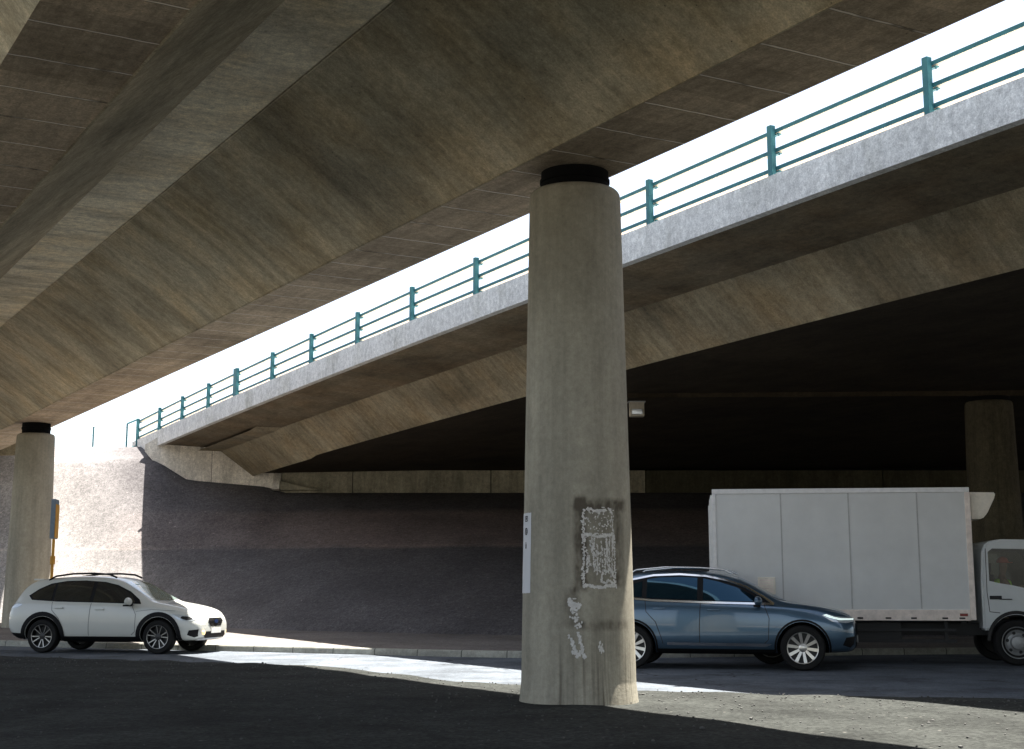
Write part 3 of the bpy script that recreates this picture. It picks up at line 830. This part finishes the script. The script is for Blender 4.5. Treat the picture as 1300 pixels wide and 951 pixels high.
def handle(bvh, parent, x, z, L0, mat, side):
    h = bvh.ray_cast(Vector((x-L0, side*4, z)), Vector((0, -side, 0)))
    y = h[0].y+side*.03
    bm = bmesh.new(); box(bm, x-L0-.10, x-L0+.10, y-.012, y+.012, z-.014, z+.014, .01)
    for dx in (-.085, .085): box(bm, x-L0+dx-.012, x-L0+dx+.012, min(y, y-side*.04), max(y, y-side*.04), z-.01, z+.01)
    return obj('handle', bm, mat, parent, True, 50)
def mirror(parent, bvh, x, z, L0, side, m1, m2):
    h = bvh.ray_cast(Vector((x-L0, side*4, z-.02)), Vector((0, -side, 0))); y = h[0].y
    bm = bmesh.new(); bmesh.ops.create_uvsphere(bm, u_segments=24, v_segments=14, radius=1)
    for v in bm.verts:
        v.co = Vector((v.co.x*(.085 if v.co.x > 0 else .05)+x-L0, y+side*.19+v.co.y*.12, z+.04+v.co.z*.085))
    mo = obj('wing_mirror', bm, m1, parent, True)
    bm = bmesh.new(); tube(bm, (x-L0, y-side*.03, z-.03), (x-L0, y+side*.14, z), .03); obj('stalk', bm, m2, mo, True, 40)
    bm = bmesh.new(); box(bm, x-L0-.06, x-L0+.05, min(y+side*.09, y+side*.29), max(y+side*.09, y+side*.29), z-.055, z-.02, .012); obj('lower_cover', bm, m2, mo)

# ---- white crossover
L0 = (.92+3.555)/2
wc = empty('parked_car', (-8.40, 31.05, 0), R(-12.5), 'white compact crossover with black wheel arch cladding, driving past the left column', 'car')
wc.name = 'white_crossover_car'
stW = [ # x, zbottom, wbottom, wmax, zshoulder, wshoulder, zroof, wroof
 (.00,.52,.50,.60,.86,.55,.90,.45),(.05,.40,.66,.76,.92,.70,.97,.60),(.15,.33,.74,.84,.97,.78,1.06,.66),(.27,.27,.78,.875,1.00,.82,1.30,.62),
 (.42,.25,.80,.885,1.02,.84,1.475,.575),(.62,.24,.80,.89,1.03,.85,1.535,.575),(1.0,.235,.80,.89,1.02,.86,1.575,.59),(1.5,.23,.80,.885,1.005,.86,1.60,.60),(2.0,.23,.80,.885,.99,.86,1.595,.60),
 (2.4,.23,.80,.885,.98,.86,1.555,.59),(2.68,.23,.80,.885,.975,.86,1.455,.59),(2.95,.23,.80,.885,.965,.86,1.30,.61),(3.22,.235,.80,.885,.955,.86,1.13,.66),(3.36,.24,.80,.89,.95,.86,1.055,.70),
 (3.6,.245,.80,.89,.93,.855,1.02,.72),(3.9,.25,.79,.885,.88,.84,.965,.70),(4.15,.26,.76,.86,.82,.79,.905,.65),(4.30,.27,.70,.80,.76,.72,.84,.58),(4.39,.30,.62,.70,.70,.62,.76,.48),(4.44,.36,.48,.56,.64,.48,.68,.38)]
body, bv = shell('body', stW, L0, (.92, 3.555), .405, .345, M['white_paint'], wc)
for s in (-1, 1):
    kw = dict(plane='side', side=s, L0=L0)
    patch('window_surround', bv, [(.60,1.09),(1.2,1.055),(2.2,1.035),(3.12,1.01),(3.05,1.10),(2.80,1.27),(2.50,1.40),(2.2,1.465),(1.75,1.495),(1.3,1.485),(.95,1.43),(.70,1.32),(.50,1.18)], M['black_plastic'], wc, off=.002, **kw)
    patch('window', bv, [(2.03,1.06),(2.98,1.035),(2.86,1.20),(2.62,1.33),(2.3,1.435),(2.03,1.465)], M['glass'], wc, off=.006, **kw)
    patch('window', bv, [(1.12,1.085),(1.95,1.06),(1.95,1.465),(1.6,1.475),(1.3,1.462),(1.12,1.43)], M['glass'], wc, off=.006, **kw)
    patch('window', bv, [(.62,1.115),(1.06,1.09),(1.06,1.42),(.90,1.37),(.72,1.29),(.56,1.18)], M['glass'], wc, off=.006, **kw)
    for nm, pl in (('door', [(2.92,1.01),(3.04,.80),(3.03,.45),(2.95,.38)]), ('door', [(2.0,1.03),(1.98,.6),(1.98,.36)]), ('door', [(1.10,1.05),(1.12,.88),(1.28,.72),(1.40,.5),(1.42,.36)])):
        patch('door_gap', bv, line_poly(pl, .012), M['seam_light'], wc, off=.0025, step=.03, **kw)
    patch('fuel_gap', bv, line_poly([(3.04,.86),(3.4,.90),(3.9,.87)], .008), M['seam_light'], wc, off=.0025, step=.03, **kw).name = 'wing_crease'
    patch('sill_cladding', bv, [(1.30,.235),(3.17,.235),(3.17,.35),(1.30,.35)], M['black_plastic'], wc, off=.012, **kw)
    for ax in (.92, 3.555):
        patch('arch_cladding', bv, arc_poly(ax, .345, .412, .505, -14, 194), M['black_plastic'], wc, off=.014, step=.04, **kw)
    patch('headlight', bv, [(4.36,.70),(4.20,.66),(3.98,.70),(3.84,.80),(3.99,.80),(4.22,.775)], M['lens'], wc, off=.006, step=.03, **kw)
    hl = patch('headlight_inner', bv, [(4.28,.70),(4.16,.685),(4.03,.725),(4.06,.765),(4.2,.755)], M['dark_alloy'], wc, off=.008, step=.03, **kw)
    patch('fog_recess', bv, [(4.38,.50),(4.22,.48),(4.18,.39),(4.30,.34),(4.36,.36)], M['black_plastic'], wc, off=.006, step=.03, **kw)
    patch('tail_light', bv, [(.05,.90),(.30,.93),(.42,.99),(.30,1.03),(.10,1.0)], M['red_lens'] if s > 0 else M['lens'], wc, off=.005, step=.03, **kw)
    patch('rear_bumper_cladding', bv, [(.02,.42),(.5,.40),(.52,.30),(.25,.28),(.06,.36)], M['black_plastic'], wc, off=.008, step=.04, **kw)
    handle(bv, wc, 2.22, .90, L0, M['white_paint'], s); handle(bv, wc, 1.28, .925, L0, M['white_paint'], s)
    mirror(wc, bv, 2.92, 1.02, L0, s, M['white_paint'], M['black_plastic'])
    # roof rails
    bm = bmesh.new(); pr = None
    pts = [(.85,1.50),(1.0,1.585),(1.4,1.635),(1.9,1.645),(2.25,1.62),(2.42,1.555)]
    for (xa, za), (xb, zb_) in zip(pts, pts[1:]): tube(bm, (xa-L0, s*.565, za), (xb-L0, s*.565, zb_), .02, 10)
    obj('roof_rail', bm, M['black_plastic'], wc, True, 40)
    for ax in (.92, 3.555): wheel(wc, ax-L0, s*.775, .345, .22, 'two_tone', s)
    for y0 in (0,):
        pass
patch('windscreen', bv, [(2.60,-.54),(2.62,.54),(3.26,.62),(3.32,.3),(3.33,0),(3.32,-.3),(3.26,-.62)], M['screen'], wc, plane='top', off=.005, L0=L0, step=.06)
patch('rear_window', bv, [(-.50,1.12),(.50,1.12),(.46,1.40),(-.46,1.40)], M['glass'], wc, plane='rear', off=.005, step=.05)
patch('grille', bv, [(-.30,.72),(.30,.72),(.36,.66),(.25,.55),(-.25,.55),(-.36,.66)], M['black_plastic'], wc, plane='front', off=.008, step=.04)
patch('grille_bar', bv, [(-.33,.655),(-.12,.665),(-.12,.645),(-.32,.635)], M['chrome'], wc, plane='front', off=.016, step=.03)
patch('grille_bar', bv, [(.12,.665),(.33,.655),(.32,.635),(.12,.645)], M['chrome'], wc, plane='front', off=.016, step=.03)
patch('badge', bv, [(.11*math.cos(R(a)), .65+.05*math.sin(R(a))) for a in range(0, 360, 20)], M['chrome'], wc, plane='front', off=.020, step=.03)
bd = patch('badge_field', bv, [(.095*math.cos(R(a)), .65+.038*math.sin(R(a))) for a in range(0, 360, 20)], plain('badge_blue', (.01, .02, .06), .3), wc, plane='front', off=.023, step=.03)
bm = bmesh.new()
for (yy, zz, rr_) in ((-.05,.658,.014),(-.005,.667,.009),(.03,.650,.009),(.055,.664,.009),(-.01,.637,.009),(.03,.633,.007)):
    h = bv.ray_cast(Vector((9, yy, zz)), Vector((-1, 0, 0)))
    vs = []
    for k in range(8):
        q = rr_*(1 if k % 2 == 0 else .35); vs.append(bm.verts.new((h[0].x+.027, yy+q*math.cos(k*math.pi/4), zz+q*math.sin(k*math.pi/4))))
    bm.faces.new(vs)
obj('badge_star', bm, M['chrome'], wc)
patch('lower_grille', bv, [(-.45,.45),(.45,.45),(.52,.36),(.40,.30),(-.40,.30),(-.52,.36)], M['black_plastic'], wc, plane='front', off=.010, step=.04)
patch('front_lip', bv, [(-.62,.325),(.62,.325),(.60,.285),(-.60,.285)], M['box_trim'], wc, plane='front', off=.016, step=.05)
h = bv.ray_cast(Vector((9, 0, .47)), Vector((-1, 0, 0)))
bm = bmesh.new(); box(bm, h[0].x+.01, h[0].x+.022, -.24, .24, .41, .52, .003); obj('number_plate', bm, M['plate'], wc)
for s in (-1, 1):
    h = bv.ray_cast(Vector((9, s*.56, .43)), Vector((-1, 0, 0)))
    if h[0] is not None:
        bm = bmesh.new(); q_ = .03 if s < 0 else 0
        lathe(bm, [(.045, h[0].x-.05), (.045, h[0].x-.01+q_), (.04, h[0].x-.002+q_)], 20, 'x', off=(0, h[0].y, .43)); obj('fog_lamp', bm, M['fog_lit'], wc, True, 40)
bm = bmesh.new(); box(bm, .44-L0, .66-L0, -.50, .50, 1.50, 1.53, .012); obj('spoiler', bm, M['white_paint'], wc, True, 50)

# ---- blue SUV
L0 = (.93+3.795)/2
bc = empty('blue_suv_car', (3.62, 25.25, 0), R(-13), 'metallic blue SUV with chrome window line, half hidden behind the middle column', 'car')
stB = [
 (.00,.55,.55,.66,.88,.60,.94,.5),(.05,.42,.70,.80,.96,.74,1.02,.62),(.16,.33,.80,.90,1.03,.84,1.12,.68),(.30,.28,.84,.935,1.07,.88,1.34,.64),
 (.48,.26,.86,.95,1.09,.90,1.52,.60),(.70,.25,.86,.955,1.10,.91,1.585,.60),(1.1,.25,.86,.955,1.09,.92,1.64,.62),(1.6,.25,.86,.95,1.075,.92,1.66,.63),(2.1,.25,.86,.95,1.06,.92,1.65,.63),
 (2.5,.25,.86,.95,1.05,.92,1.605,.62),(2.8,.25,.86,.95,1.045,.92,1.50,.62),(3.1,.25,.86,.95,1.035,.92,1.34,.64),(3.4,.255,.86,.95,1.03,.92,1.165,.70),(3.54,.26,.86,.955,1.025,.92,1.115,.76),
 (3.8,.26,.86,.955,1.01,.91,1.085,.78),(4.1,.27,.85,.95,.98,.90,1.045,.77),(4.38,.28,.82,.92,.93,.86,.985,.72),(4.53,.29,.77,.86,.88,.80,.93,.66),(4.62,.32,.70,.78,.82,.72,.865,.58),(4.68,.40,.56,.64,.74,.58,.78,.46)]
body, bv = shell('body', stB, L0, (.93, 3.795), .425, .37, M['blue_paint'], bc)
for s in (-1, 1):
    kw = dict(plane='side', side=s, L0=L0)
    dlo = [(.72,1.20),(1.3,1.145),(2.2,1.115),(3.30,1.085),(3.14,1.19),(2.86,1.345),(2.55,1.455),(2.2,1.53),(1.75,1.555),(1.3,1.54),(.95,1.47),(.70,1.36),(.60,1.26)]
    patch('window_surround', bv, dlo, M['black_plastic'], bc, off=.003, **kw)
    patch('window', bv, [(2.16,1.14),(3.12,1.115),(2.98,1.225),(2.72,1.355),(2.4,1.455),(2.16,1.505)], M['glass_blue'], bc, off=.007, **kw)
    patch('window', bv, [(1.20,1.175),(2.06,1.145),(2.06,1.515),(1.75,1.53),(1.4,1.52),(1.20,1.49)], M['glass_blue'], bc, off=.007, **kw)
    patch('window', bv, [(.74,1.225),(1.12,1.185),(1.12,1.46),(.95,1.41),(.78,1.34),(.68,1.27)], M['glass_blue'], bc, off=.007, **kw)
    patch('chrome_strip', bv, line_poly([(.72,1.19),(1.3,1.135),(2.2,1.105),(3.34,1.075)], .034), M['chrome'], bc, off=.012, step=.04, **kw)
    patch('chrome_strip', bv, line_poly([(3.34,1.08),(3.16,1.20),(2.88,1.36),(2.56,1.472),(2.2,1.545),(1.75,1.572),(1.3,1.555),(.93,1.485),(.66,1.36)], .030), M['chrome'], bc, off=.012, step=.03, **kw)
    for pl in ([(3.18,1.07),(3.26,.85),(3.24,.5),(3.16,.42)], [(2.12,1.10),(2.10,.7),(2.10,.42)], [(1.18,1.13),(1.20,.95),(1.36,.78),(1.46,.5),(1.48,.42)]):
        patch('door_gap', bv, line_poly(pl, .012), M['seam'], bc, off=.0025, step=.03, **kw)
    patch('sill_cladding', bv, [(1.36,.255),(3.36,.255),(3.36,.345),(1.36,.345)], M['black_plastic'], bc, off=.010, **kw)
    patch('sill_strip', bv, [(1.55,.405),(3.20,.39),(3.30,.43),(3.20,.44),(1.55,.45)], M['chrome'], bc, off=.016, step=.04, **kw)
    for ax in (.93, 3.795): patch('arch_cladding', bv, arc_poly(ax, .37, .432, .465, -16, 196), M['black_plastic'], bc, off=.010, step=.04, **kw)
    patch('headlight', bv, [(4.64,.80),(4.50,.775),(4.28,.80),(4.12,.90),(4.20,.925),(4.32,.885),(4.60,.86)], M['lens'], bc, off=.006, step=.03, **kw)
    patch('running_lamp', bv, [(4.62,.825),(4.40,.825),(4.22,.87),(4.14,.905),(4.19,.915),(4.30,.875),(4.42,.85),(4.62,.845)], M['drl'], bc, off=.010, step=.02, **kw)
    patch('lower_intake', bv, [(4.64,.56),(4.50,.54),(4.44,.42),(4.56,.38),(4.62,.44)], M['black_plastic'], bc, off=.006, step=.03, **kw)
    patch('tail_light', bv, [(.10,.98),(.34,1.02),(.44,1.10),(.52,1.30),(.44,1.32),(.34,1.12),(.12,1.08)], M['red_lens'], bc, off=.005, step=.03, **kw)
    handle(bv, bc, 2.34, .985, L0, M['blue_paint'], s); handle(bv, bc, 1.42, 1.01, L0, M['blue_paint'], s)
    mirror(bc, bv, 3.08, 1.09, L0, s, M['blue_paint'], M['black_plastic'])
    bm = bmesh.new()
    pts = [(.85,1.57),(1.0,1.655),(1.5,1.70),(2.1,1.69),(2.5,1.655),(2.65,1.59)]
    for (xa, za), (xb, zb_) in zip(pts, pts[1:]): tube(bm, (xa-L0, s*.60, za), (xb-L0, s*.60, zb_), .014, 10)
    obj('roof_rail', bm, M['chrome'], bc, True, 40)
    for ax in (.93, 3.795): wheel(bc, ax-L0, s*.835, .37, .24, 'ten', s)
patch('windscreen', bv, [(2.74,-.56),(2.70,0),(2.74,.56),(3.42,.66),(3.50,.3),(3.51,0),(3.50,-.3),(3.42,-.66)], M['glass_blue'], bc, plane='top', off=.005, L0=L0, step=.06)
patch('rear_window', bv, [(-.56,1.18),(.56,1.18),(.50,1.46),(-.50,1.46)], M['glass_blue'], bc, plane='rear', off=.005, step=.05)
patch('grille', bv, [(-.42,.80),(.42,.80),(.46,.68),(.38,.54),(-.38,.54),(-.46,.68)], M['black_plastic'], bc, plane='front', off=.010, step=.04)
patch('grille_bar', bv, line_poly([(-.38,.56),(.38,.78)], .02), M['chrome'], bc, plane='front', off=.018, step=.03)
patch('lower_grille', bv, [(-.55,.45),(.55,.45),(.50,.36),(-.50,.36)], M['black_plastic'], bc, plane='front', off=.010, step=.05)
h = bv.ray_cast(Vector((9, 0, .49)), Vector((-1, 0, 0)))
bm = bmesh.new(); box(bm, h[0].x+.01, h[0].x+.022, -.26, .26, .44, .55, .003); obj('number_plate', bm, M['plate'], bc)

# ------------------------------------------------------------------ box truck (local x forward from box rear, near side y = -1.05)
tk = empty('box_truck', (3.68, 26.15, 0), R(-7.2), 'white box truck with grey-white panelled cargo body, behind the blue SUV', 'truck')
BW = 2.15
tk.scale = (.98, .98, .98)
def yb(y): return y          # near side plane is y = 0, body spans 0..BW
bm = bmesh.new(); box(bm, 0, 4.62, 0, BW, .96, 3.17, .012); obj('cargo_box', bm, M['box_panel'], tk)
cargo = bpy.data.objects['cargo_box']
bm = bmesh.new()
for xx in (1.24, 2.47, 3.70): box(bm, xx-.012, xx+.012, -.006, .0, 1.0, 3.10)
obj('panel_seam', bm, plain('grey_panel_seam', (.46, .46, .45), .6), tk)
bm = bmesh.new()
box(bm, -.02, 4.64, -.022, .03, 3.10, 3.19, .008); box(bm, -.02, .05, -.018, .03, .96, 3.10, .008)
box(bm, -.02, 4.64, BW-.03, BW+.022, 3.10, 3.19, .008)
obj('top_trim', bm, M['box_trim'], tk)
bm = bmesh.new(); box(bm, 4.55, 4.65, -.024, .04, .80, 3.10, .01); o = obj('corner_post', bm, M['skirt'], tk)
bm = bmesh.new(); box(bm, -.02, 4.548, -.028, .05, .79, .985, .01)
obj('side_rail', bm, M['skirt'], tk)
bm = bmesh.new()
for xx in (2.6, 3.1, 3.55, 4.1, 4.4): box(bm, xx-.05, xx+.05, -.034, -.027, .82, .85)
obj('rail_slot', bm, M['chassis'], tk)
bm = bmesh.new(); box(bm, 4.36, 4.50, -.036, -.027, .87, .92, .003); obj('side_reflector', bm, M['red_lens'], tk)
bm = bmesh.new(); box(bm, .78, 1.10, -.03, -.001, 1.26, 1.57, .012)
hb = obj('filler_hatch', bm, M['cream'], tk)
bm = bmesh.new()
for k in range(5): box(bm, .82, 1.06, -.036, -.029, 1.30+k*.05, 1.325+k*.05)
obj('louvre', bm, M['skirt'], hb)
bm = bmesh.new(); box(bm, -.07, -.021, .06, .12, .9, 3.0); box(bm, -.07, -.021, BW-.12, BW-.06, .9, 3.0); box(bm, -.10, -.021, .0, .16, 1.55, 1.75, .01)
obj('rear_door_bar', bm, M['box_trim'], tk)
bm = bmesh.new(); box(bm, -.05, -.021, .02, BW-.02, 1.0, 3.08)
obj('rear_door', bm, M['box_panel'], tk)
bm = bmesh.new()
for yy in (.45, 1.55): box(bm, .0, 6.3, yy, yy+.09, .52, .74, .01)
for xx in (.3, 1.6, 3.0, 4.4): box(bm, xx, xx+.09, .12, 2.03, .735, .80)
obj('chassis_frame', bm, M['chassis'], tk)
bm = bmesh.new(); box(bm, 2.35, 3.35, .10, .42, .42, .76, .04); obj('fuel_tank', bm, M['chassis'], tk)
bm = bmesh.new(); box(bm, 1.75, 4.3, .06, .10, .40, .46); box(bm, 1.75, 4.3, .06, .10, .60, .65); box(bm, 1.8, 1.86, .10, .16, .40, .78); box(bm, 4.1, 4.16, .10, .16, .40, .78); obj('side_guard', bm, M['chassis'], tk)
bm = bmesh.new(); prism(bm, [(4.66, 2.62), (4.88, 2.62), (4.97, 2.72), (5.12, 3.02), (5.13, 3.10), (4.66, 3.11)], .12, BW-.12, 'y')
bmesh.ops.bevel(bm, geom=bm.edges, offset=.02, segments=2, affect='EDGES')
obj('wind_deflector', bm, M['cream'], tk, True, 35)
for s, yy in ((-1, .17), (1, BW-.17)):
    for xx in (1.0, 5.36): wheel(tk, xx, yy, .405, .24, 'steel', s)
# cab shell with real openings
X0 = 4.78
prof = [(X0, .62), (X0, 1.5), (X0+.04, 2.05), (X0+.12, 2.19), (X0+.35, 2.25), (X0+1.15, 2.23), (X0+1.32, 2.15), (X0+1.72, 1.38), (X0+1.80, .95), (X0+1.80, .45), (X0+1.25, .42), (X0+1.22, .62)]
bm = bmesh.new(); prism(bm, prof, .05, BW-.10, 'y')
bmesh.ops.bevel(bm, geom=[e for e in bm.edges], offset=.035, segments=3, affect='EDGES')
cab = obj('cab', bm, [M['truck_white'], M['seat']], tk)
bm = bmesh.new()
inner = [(X0+.08, .80), (X0+.08, 1.5), (X0+.12, 2.02), (X0+.2, 2.12), (X0+1.12, 2.13), (X0+1.22, 2.08), (X0+1.60, 1.38), (X0+1.66, .95), (X0+1.6, .80)]
prism(bm, inner, .13, BW-.18, 'y', mi=1)
def cutter(bm_, o_):
    c_ = obj('cut', bm_, [M['truck_white'], M['seat']]); c_.matrix_world = tk.matrix_world
    return c_
bpy.context.view_layer.update()
def boolean(o_, bm_):
    c_ = obj('cut', bm_, [M['truck_white'], M['seat']]); c_.parent = tk
    md = o_.modifiers.new('b', 'BOOLEAN'); md.operation = 'DIFFERENCE'; md.object = c_; md.solver = 'EXACT'
    bake(o_); bpy.data.objects.remove(c_)
boolean(cab, bm)
bm = bmesh.new()
win = [(X0+.14, 1.50), (X0+.14, 2.02), (X0+.22, 2.08), (X0+1.10, 2.06), (X0+1.48, 1.36), (X0+.95, 1.32), (X0+.55, 1.42), (X0+.3, 1.46)]
prism(bm, win, -.3, BW+.3, 'y', mi=1); boolean(cab, bm)
bm = bmesh.new(); prism(bm, [(.22, 1.42), (BW-.27, 1.42), (BW-.33, 2.08), (.28, 2.08)], X0+1.15, X0+2.2, 'x', mi=1); boolean(cab, bm)
bm = bmesh.new(); lathe(bm, [(.48, -.2), (.48, .42)], 40, 'y', mi=1, off=(5.36, 0, .42)); boolean(cab, bm)
bm = bmesh.new(); lathe(bm, [(.48, BW-.42), (.48, BW+.2)], 40, 'y', mi=1, off=(5.36, 0, .42)); boolean(cab, bm)
for p_ in cab.data.polygons: p_.use_smooth = True
try: cab.data.set_sharp_from_angle(angle=R(35))
except Exception: pass
for yy in (.075, BW-.125):
    bm = bmesh.new(); vs = [bm.verts.new((a, yy, b_)) for a, b_ in win]; bm.faces.new(vs); obj('window', bm, M['clear'], tk)
bm = bmesh.new(); vs = [bm.verts.new(q) for q in ((X0+1.66, .2, 1.41), (X0+1.66, BW-.25, 1.41), (X0+1.31, BW-.31, 2.09), (X0+1.31, .26, 2.09))]; bm.faces.new(vs); obj('windscreen', bm, M['clear'], tk)
bm = bmesh.new(); tube(bm, (5.36, .1, .42), (5.36, .1, .43), .01)
bm.free()
bm = bmesh.new()
for i in range(24):       # wheel arch lip
    a, b_ = math.pi*i/24, math.pi*(i+1)/24
    vs = [bm.verts.new((5.36+r_*math.cos(q), .04, .44+r_*math.sin(q))) for r_, q in ((.47, a), (.47, b_), (.53, b_), (.53, a))]
    bm.faces.new(vs)
obj('wheel_arch', bm, M['chassis'], tk)
bm = bmesh.new(); box(bm, X0+.13, X0+.34, .025, .045, 1.17, 1.235, .006); box(bm, X0+.30, X0+.52, .03, .045, 1.165, 1.18)
obj('handle', bm, M['chassis'], tk)
bm = bmesh.new()
for pl in ([(X0+.10, 2.08), (X0+.09, 1.30), (X0+.12, .95), (X0+.30, .93)], [(X0+1.12, 2.1), (X0+1.56, 1.36), (X0+1.50, .72)]):
    for (xa, za), (xb, zb_) in zip(pl, pl[1:]):
        dv = Vector((xb-xa, zb_-za)).normalized(); nn = Vector((-dv.y, dv.x))*.006
        vs = [bm.verts.new(q) for q in ((xa+nn.x, .046, za+nn.y), (xb+nn.x, .046, zb_+nn.y), (xb-nn.x, .046, zb_-nn.y), (xa-nn.x, .046, za-nn.y))]; bm.faces.new(vs)
obj('door_gap', bm, M['seam'], tk)
bm = bmesh.new(); tube(bm, (X0+1.45, .03, 1.75), (X0+1.45, -.22, 1.80), .014); tube(bm, (X0+1.45, .03, 1.30), (X0+1.45, -.22, 1.34), .014); tube(bm, (X0+1.45, -.22, 1.30), (X0+1.45, -.22, 1.86), .014); box(bm, X0+1.42, X0+1.50, -.31, -.13, 1.38, 1.78, .03)
obj('wing_mirror', bm, M['chassis'], tk)
bm = bmesh.new(); box(bm, X0+1.78, X0+1.84, .25, BW-.3, .98, 1.16, .01); obj('grille', bm, M['chassis'], tk)
for yy in (.14, BW-.42):
    bm = bmesh.new(); box(bm, X0+1.77, X0+1.83, yy, yy+.26, .66, .86, .02); obj('headlight', bm, M['lens'], tk)
bm = bmesh.new(); box(bm, X0+1.70, X0+1.88, .04, BW-.08, .34, .60, .03); obj('bumper', bm, M['truck_white'], tk)
for yy in (.35, 1.25):
    bm = bmesh.new(); box(bm, X0+.30, X0+.80, yy, yy+.5, .85, 1.05, .04); box(bm, X0+.16, X0+.30, yy, yy+.5, .98, 1.62, .05); box(bm, X0+.17, X0+.28, yy+.13, yy+.37, 1.64, 1.84, .04); obj('seat', bm, M['seat'], tk)
bm = bmesh.new(); bmesh.ops.create_cone(bm, cap_ends=False, segments=28, radius1=.19, radius2=.19, depth=.03, matrix=Matrix.Translation((X0+1.18, .60, 1.33)) @ Matrix.Rotation(R(-35), 4, 'Y')); obj('steering_wheel', bm, M['chassis'], tk)
bm = bmesh.new(); box(bm, X0+1.22, X0+1.55, .15, BW-.2, 1.05, 1.33, .05); obj('dashboard', bm, M['seat'], tk)

# driver
def skin(name, joints, edges, mat, parent, lv=2):
    me = bpy.data.meshes.new(name); me.from_pydata([j[0] for j in joints], edges, []); me.materials.append(mat)
    o = bpy.data.objects.new(name, me); link(o, parent)
    md = o.modifiers.new('skin', 'SKIN'); md.use_smooth_shade = True
    for i, j in enumerate(joints): me.skin_vertices[0].data[i].radius = (j[1], j[1]*(j[2] if len(j) > 2 else 1))
    me.skin_vertices[0].data[0].use_root = True
    s_ = o.modifiers.new('sub', 'SUBSURF'); s_.levels = lv; s_.render_levels = lv
    bake(o)
    for p_ in o.data.polygons: p_.use_smooth = True
    return o
dm = Matrix.Rotation(R(-7.2), 4, 'Z')
dp = Vector((3.68, 26.15, 0))+dm @ (Vector((X0+.50, .60, 1.02))*.98)
dr = empty('person', dp, R(-7.2), 'driver in a lime hi-visibility vest and red cap sitting at the truck wheel', 'person')
J = [((0,0,.08),.13,1.25), ((-.02,0,.28),.13,1.2), ((-.03,0,.46),.145,1.3), ((-.02,0,.56),.06), ((0,0,.63),.055), ((.01,0,.74),.088), ((.015,0,.83),.07),
     ((-.02,-.18,.48),.055), ((.12,-.23,.26),.045), ((.38,-.20,.30),.036), ((.52,-.15,.33),.03), ((-.02,.18,.48),.055), ((.12,.23,.26),.045), ((.38,.20,.30),.036), ((.52,.15,.33),.03),
     ((.08,-.1,.06),.085), ((.48,-.11,.08),.07), ((.62,-.11,-.16),.05), ((.08,.1,.06),.085), ((.48,.11,.08),.07), ((.62,.11,-.16),.05)]
E = [(0,1),(1,2),(2,3),(3,4),(4,5),(5,6),(2,7),(7,8),(8,9),(9,10),(2,11),(11,12),(12,13),(13,14),(0,15),(15,16),(16,17),(0,18),(18,19),(19,20)]
skin('body', J, E, M['skin'], dr)
J2 = [((0,0,.06),.15,1.25), ((-.02,0,.28),.15,1.2), ((-.03,0,.44),.165,1.25), ((-.025,0,.52),.11,1.3)]
skin('vest', J2, [(0,1),(1,2),(2,3)], M['hiviz'], dr)
skin('trousers', [((0,0,.02),.13,1.2), ((.1,-.1,.06),.10), ((.49,-.11,.08),.085), ((.62,-.11,-.14),.065), ((.1,.1,.06),.10), ((.49,.11,.08),.085), ((.62,.11,-.14),.065)], [(0,1),(1,2),(2,3),(0,4),(4,5),(5,6)], M['trousers'], dr)
bm = bmesh.new(); bmesh.ops.create_uvsphere(bm, u_segments=20, v_segments=12, radius=.108, matrix=Matrix.Translation((.005, 0, .80)))
for v in [v for v in bm.verts if v.co.z < .795]: v.co.z = .795
bmesh.ops.create_cone(bm, cap_ends=True, segments=20, radius1=.085, radius2=.08, depth=.012, matrix=Matrix.Translation((.10, 0, .80)))
obj('cap', bm, M['cap_red'], dr, True)

# every loose piece of these parts is an object of its own
def split_loose(o):
    bm = bmesh.new(); bm.from_mesh(o.data); bm.verts.ensure_lookup_table()
    seen = set(); comps = []
    for v in bm.verts:
        if v in seen: continue
        st = [v]; comp = []; seen.add(v)
        while st:
            a = st.pop(); comp.append(a)
            for e in a.link_edges:
                b_ = e.other_vert(a)
                if b_ not in seen: seen.add(b_); st.append(b_)
        comps.append(comp)
    if len(comps) < 2: bm.free(); return
    for comp in comps:
        ids = {v: i for i, v in enumerate(comp)}
        me = bpy.data.meshes.new(o.name)
        fs = {f for v in comp for f in v.link_faces}
        me.from_pydata([tuple(v.co) for v in comp], [], [[ids[v] for v in f.verts] for f in fs])
        for m in o.data.materials: me.materials.append(m)
        for p_ in me.polygons: p_.use_smooth = o.data.polygons[0].use_smooth
        n = bpy.data.objects.new(o.name.split('.')[0], me); link(n, o.parent)
    bm.free(); bpy.data.objects.remove(o)
for o in list(bpy.data.objects):
    if o.type == 'MESH' and o.name.split('.')[0] in ('panel_seam', 'rail_slot', 'rear_door_bar', 'louvre', 'clamp', 'shutter_ridge', 'badge_star', 'side_guard', 'chassis_frame', 'printed_mark_'): split_loose(o)
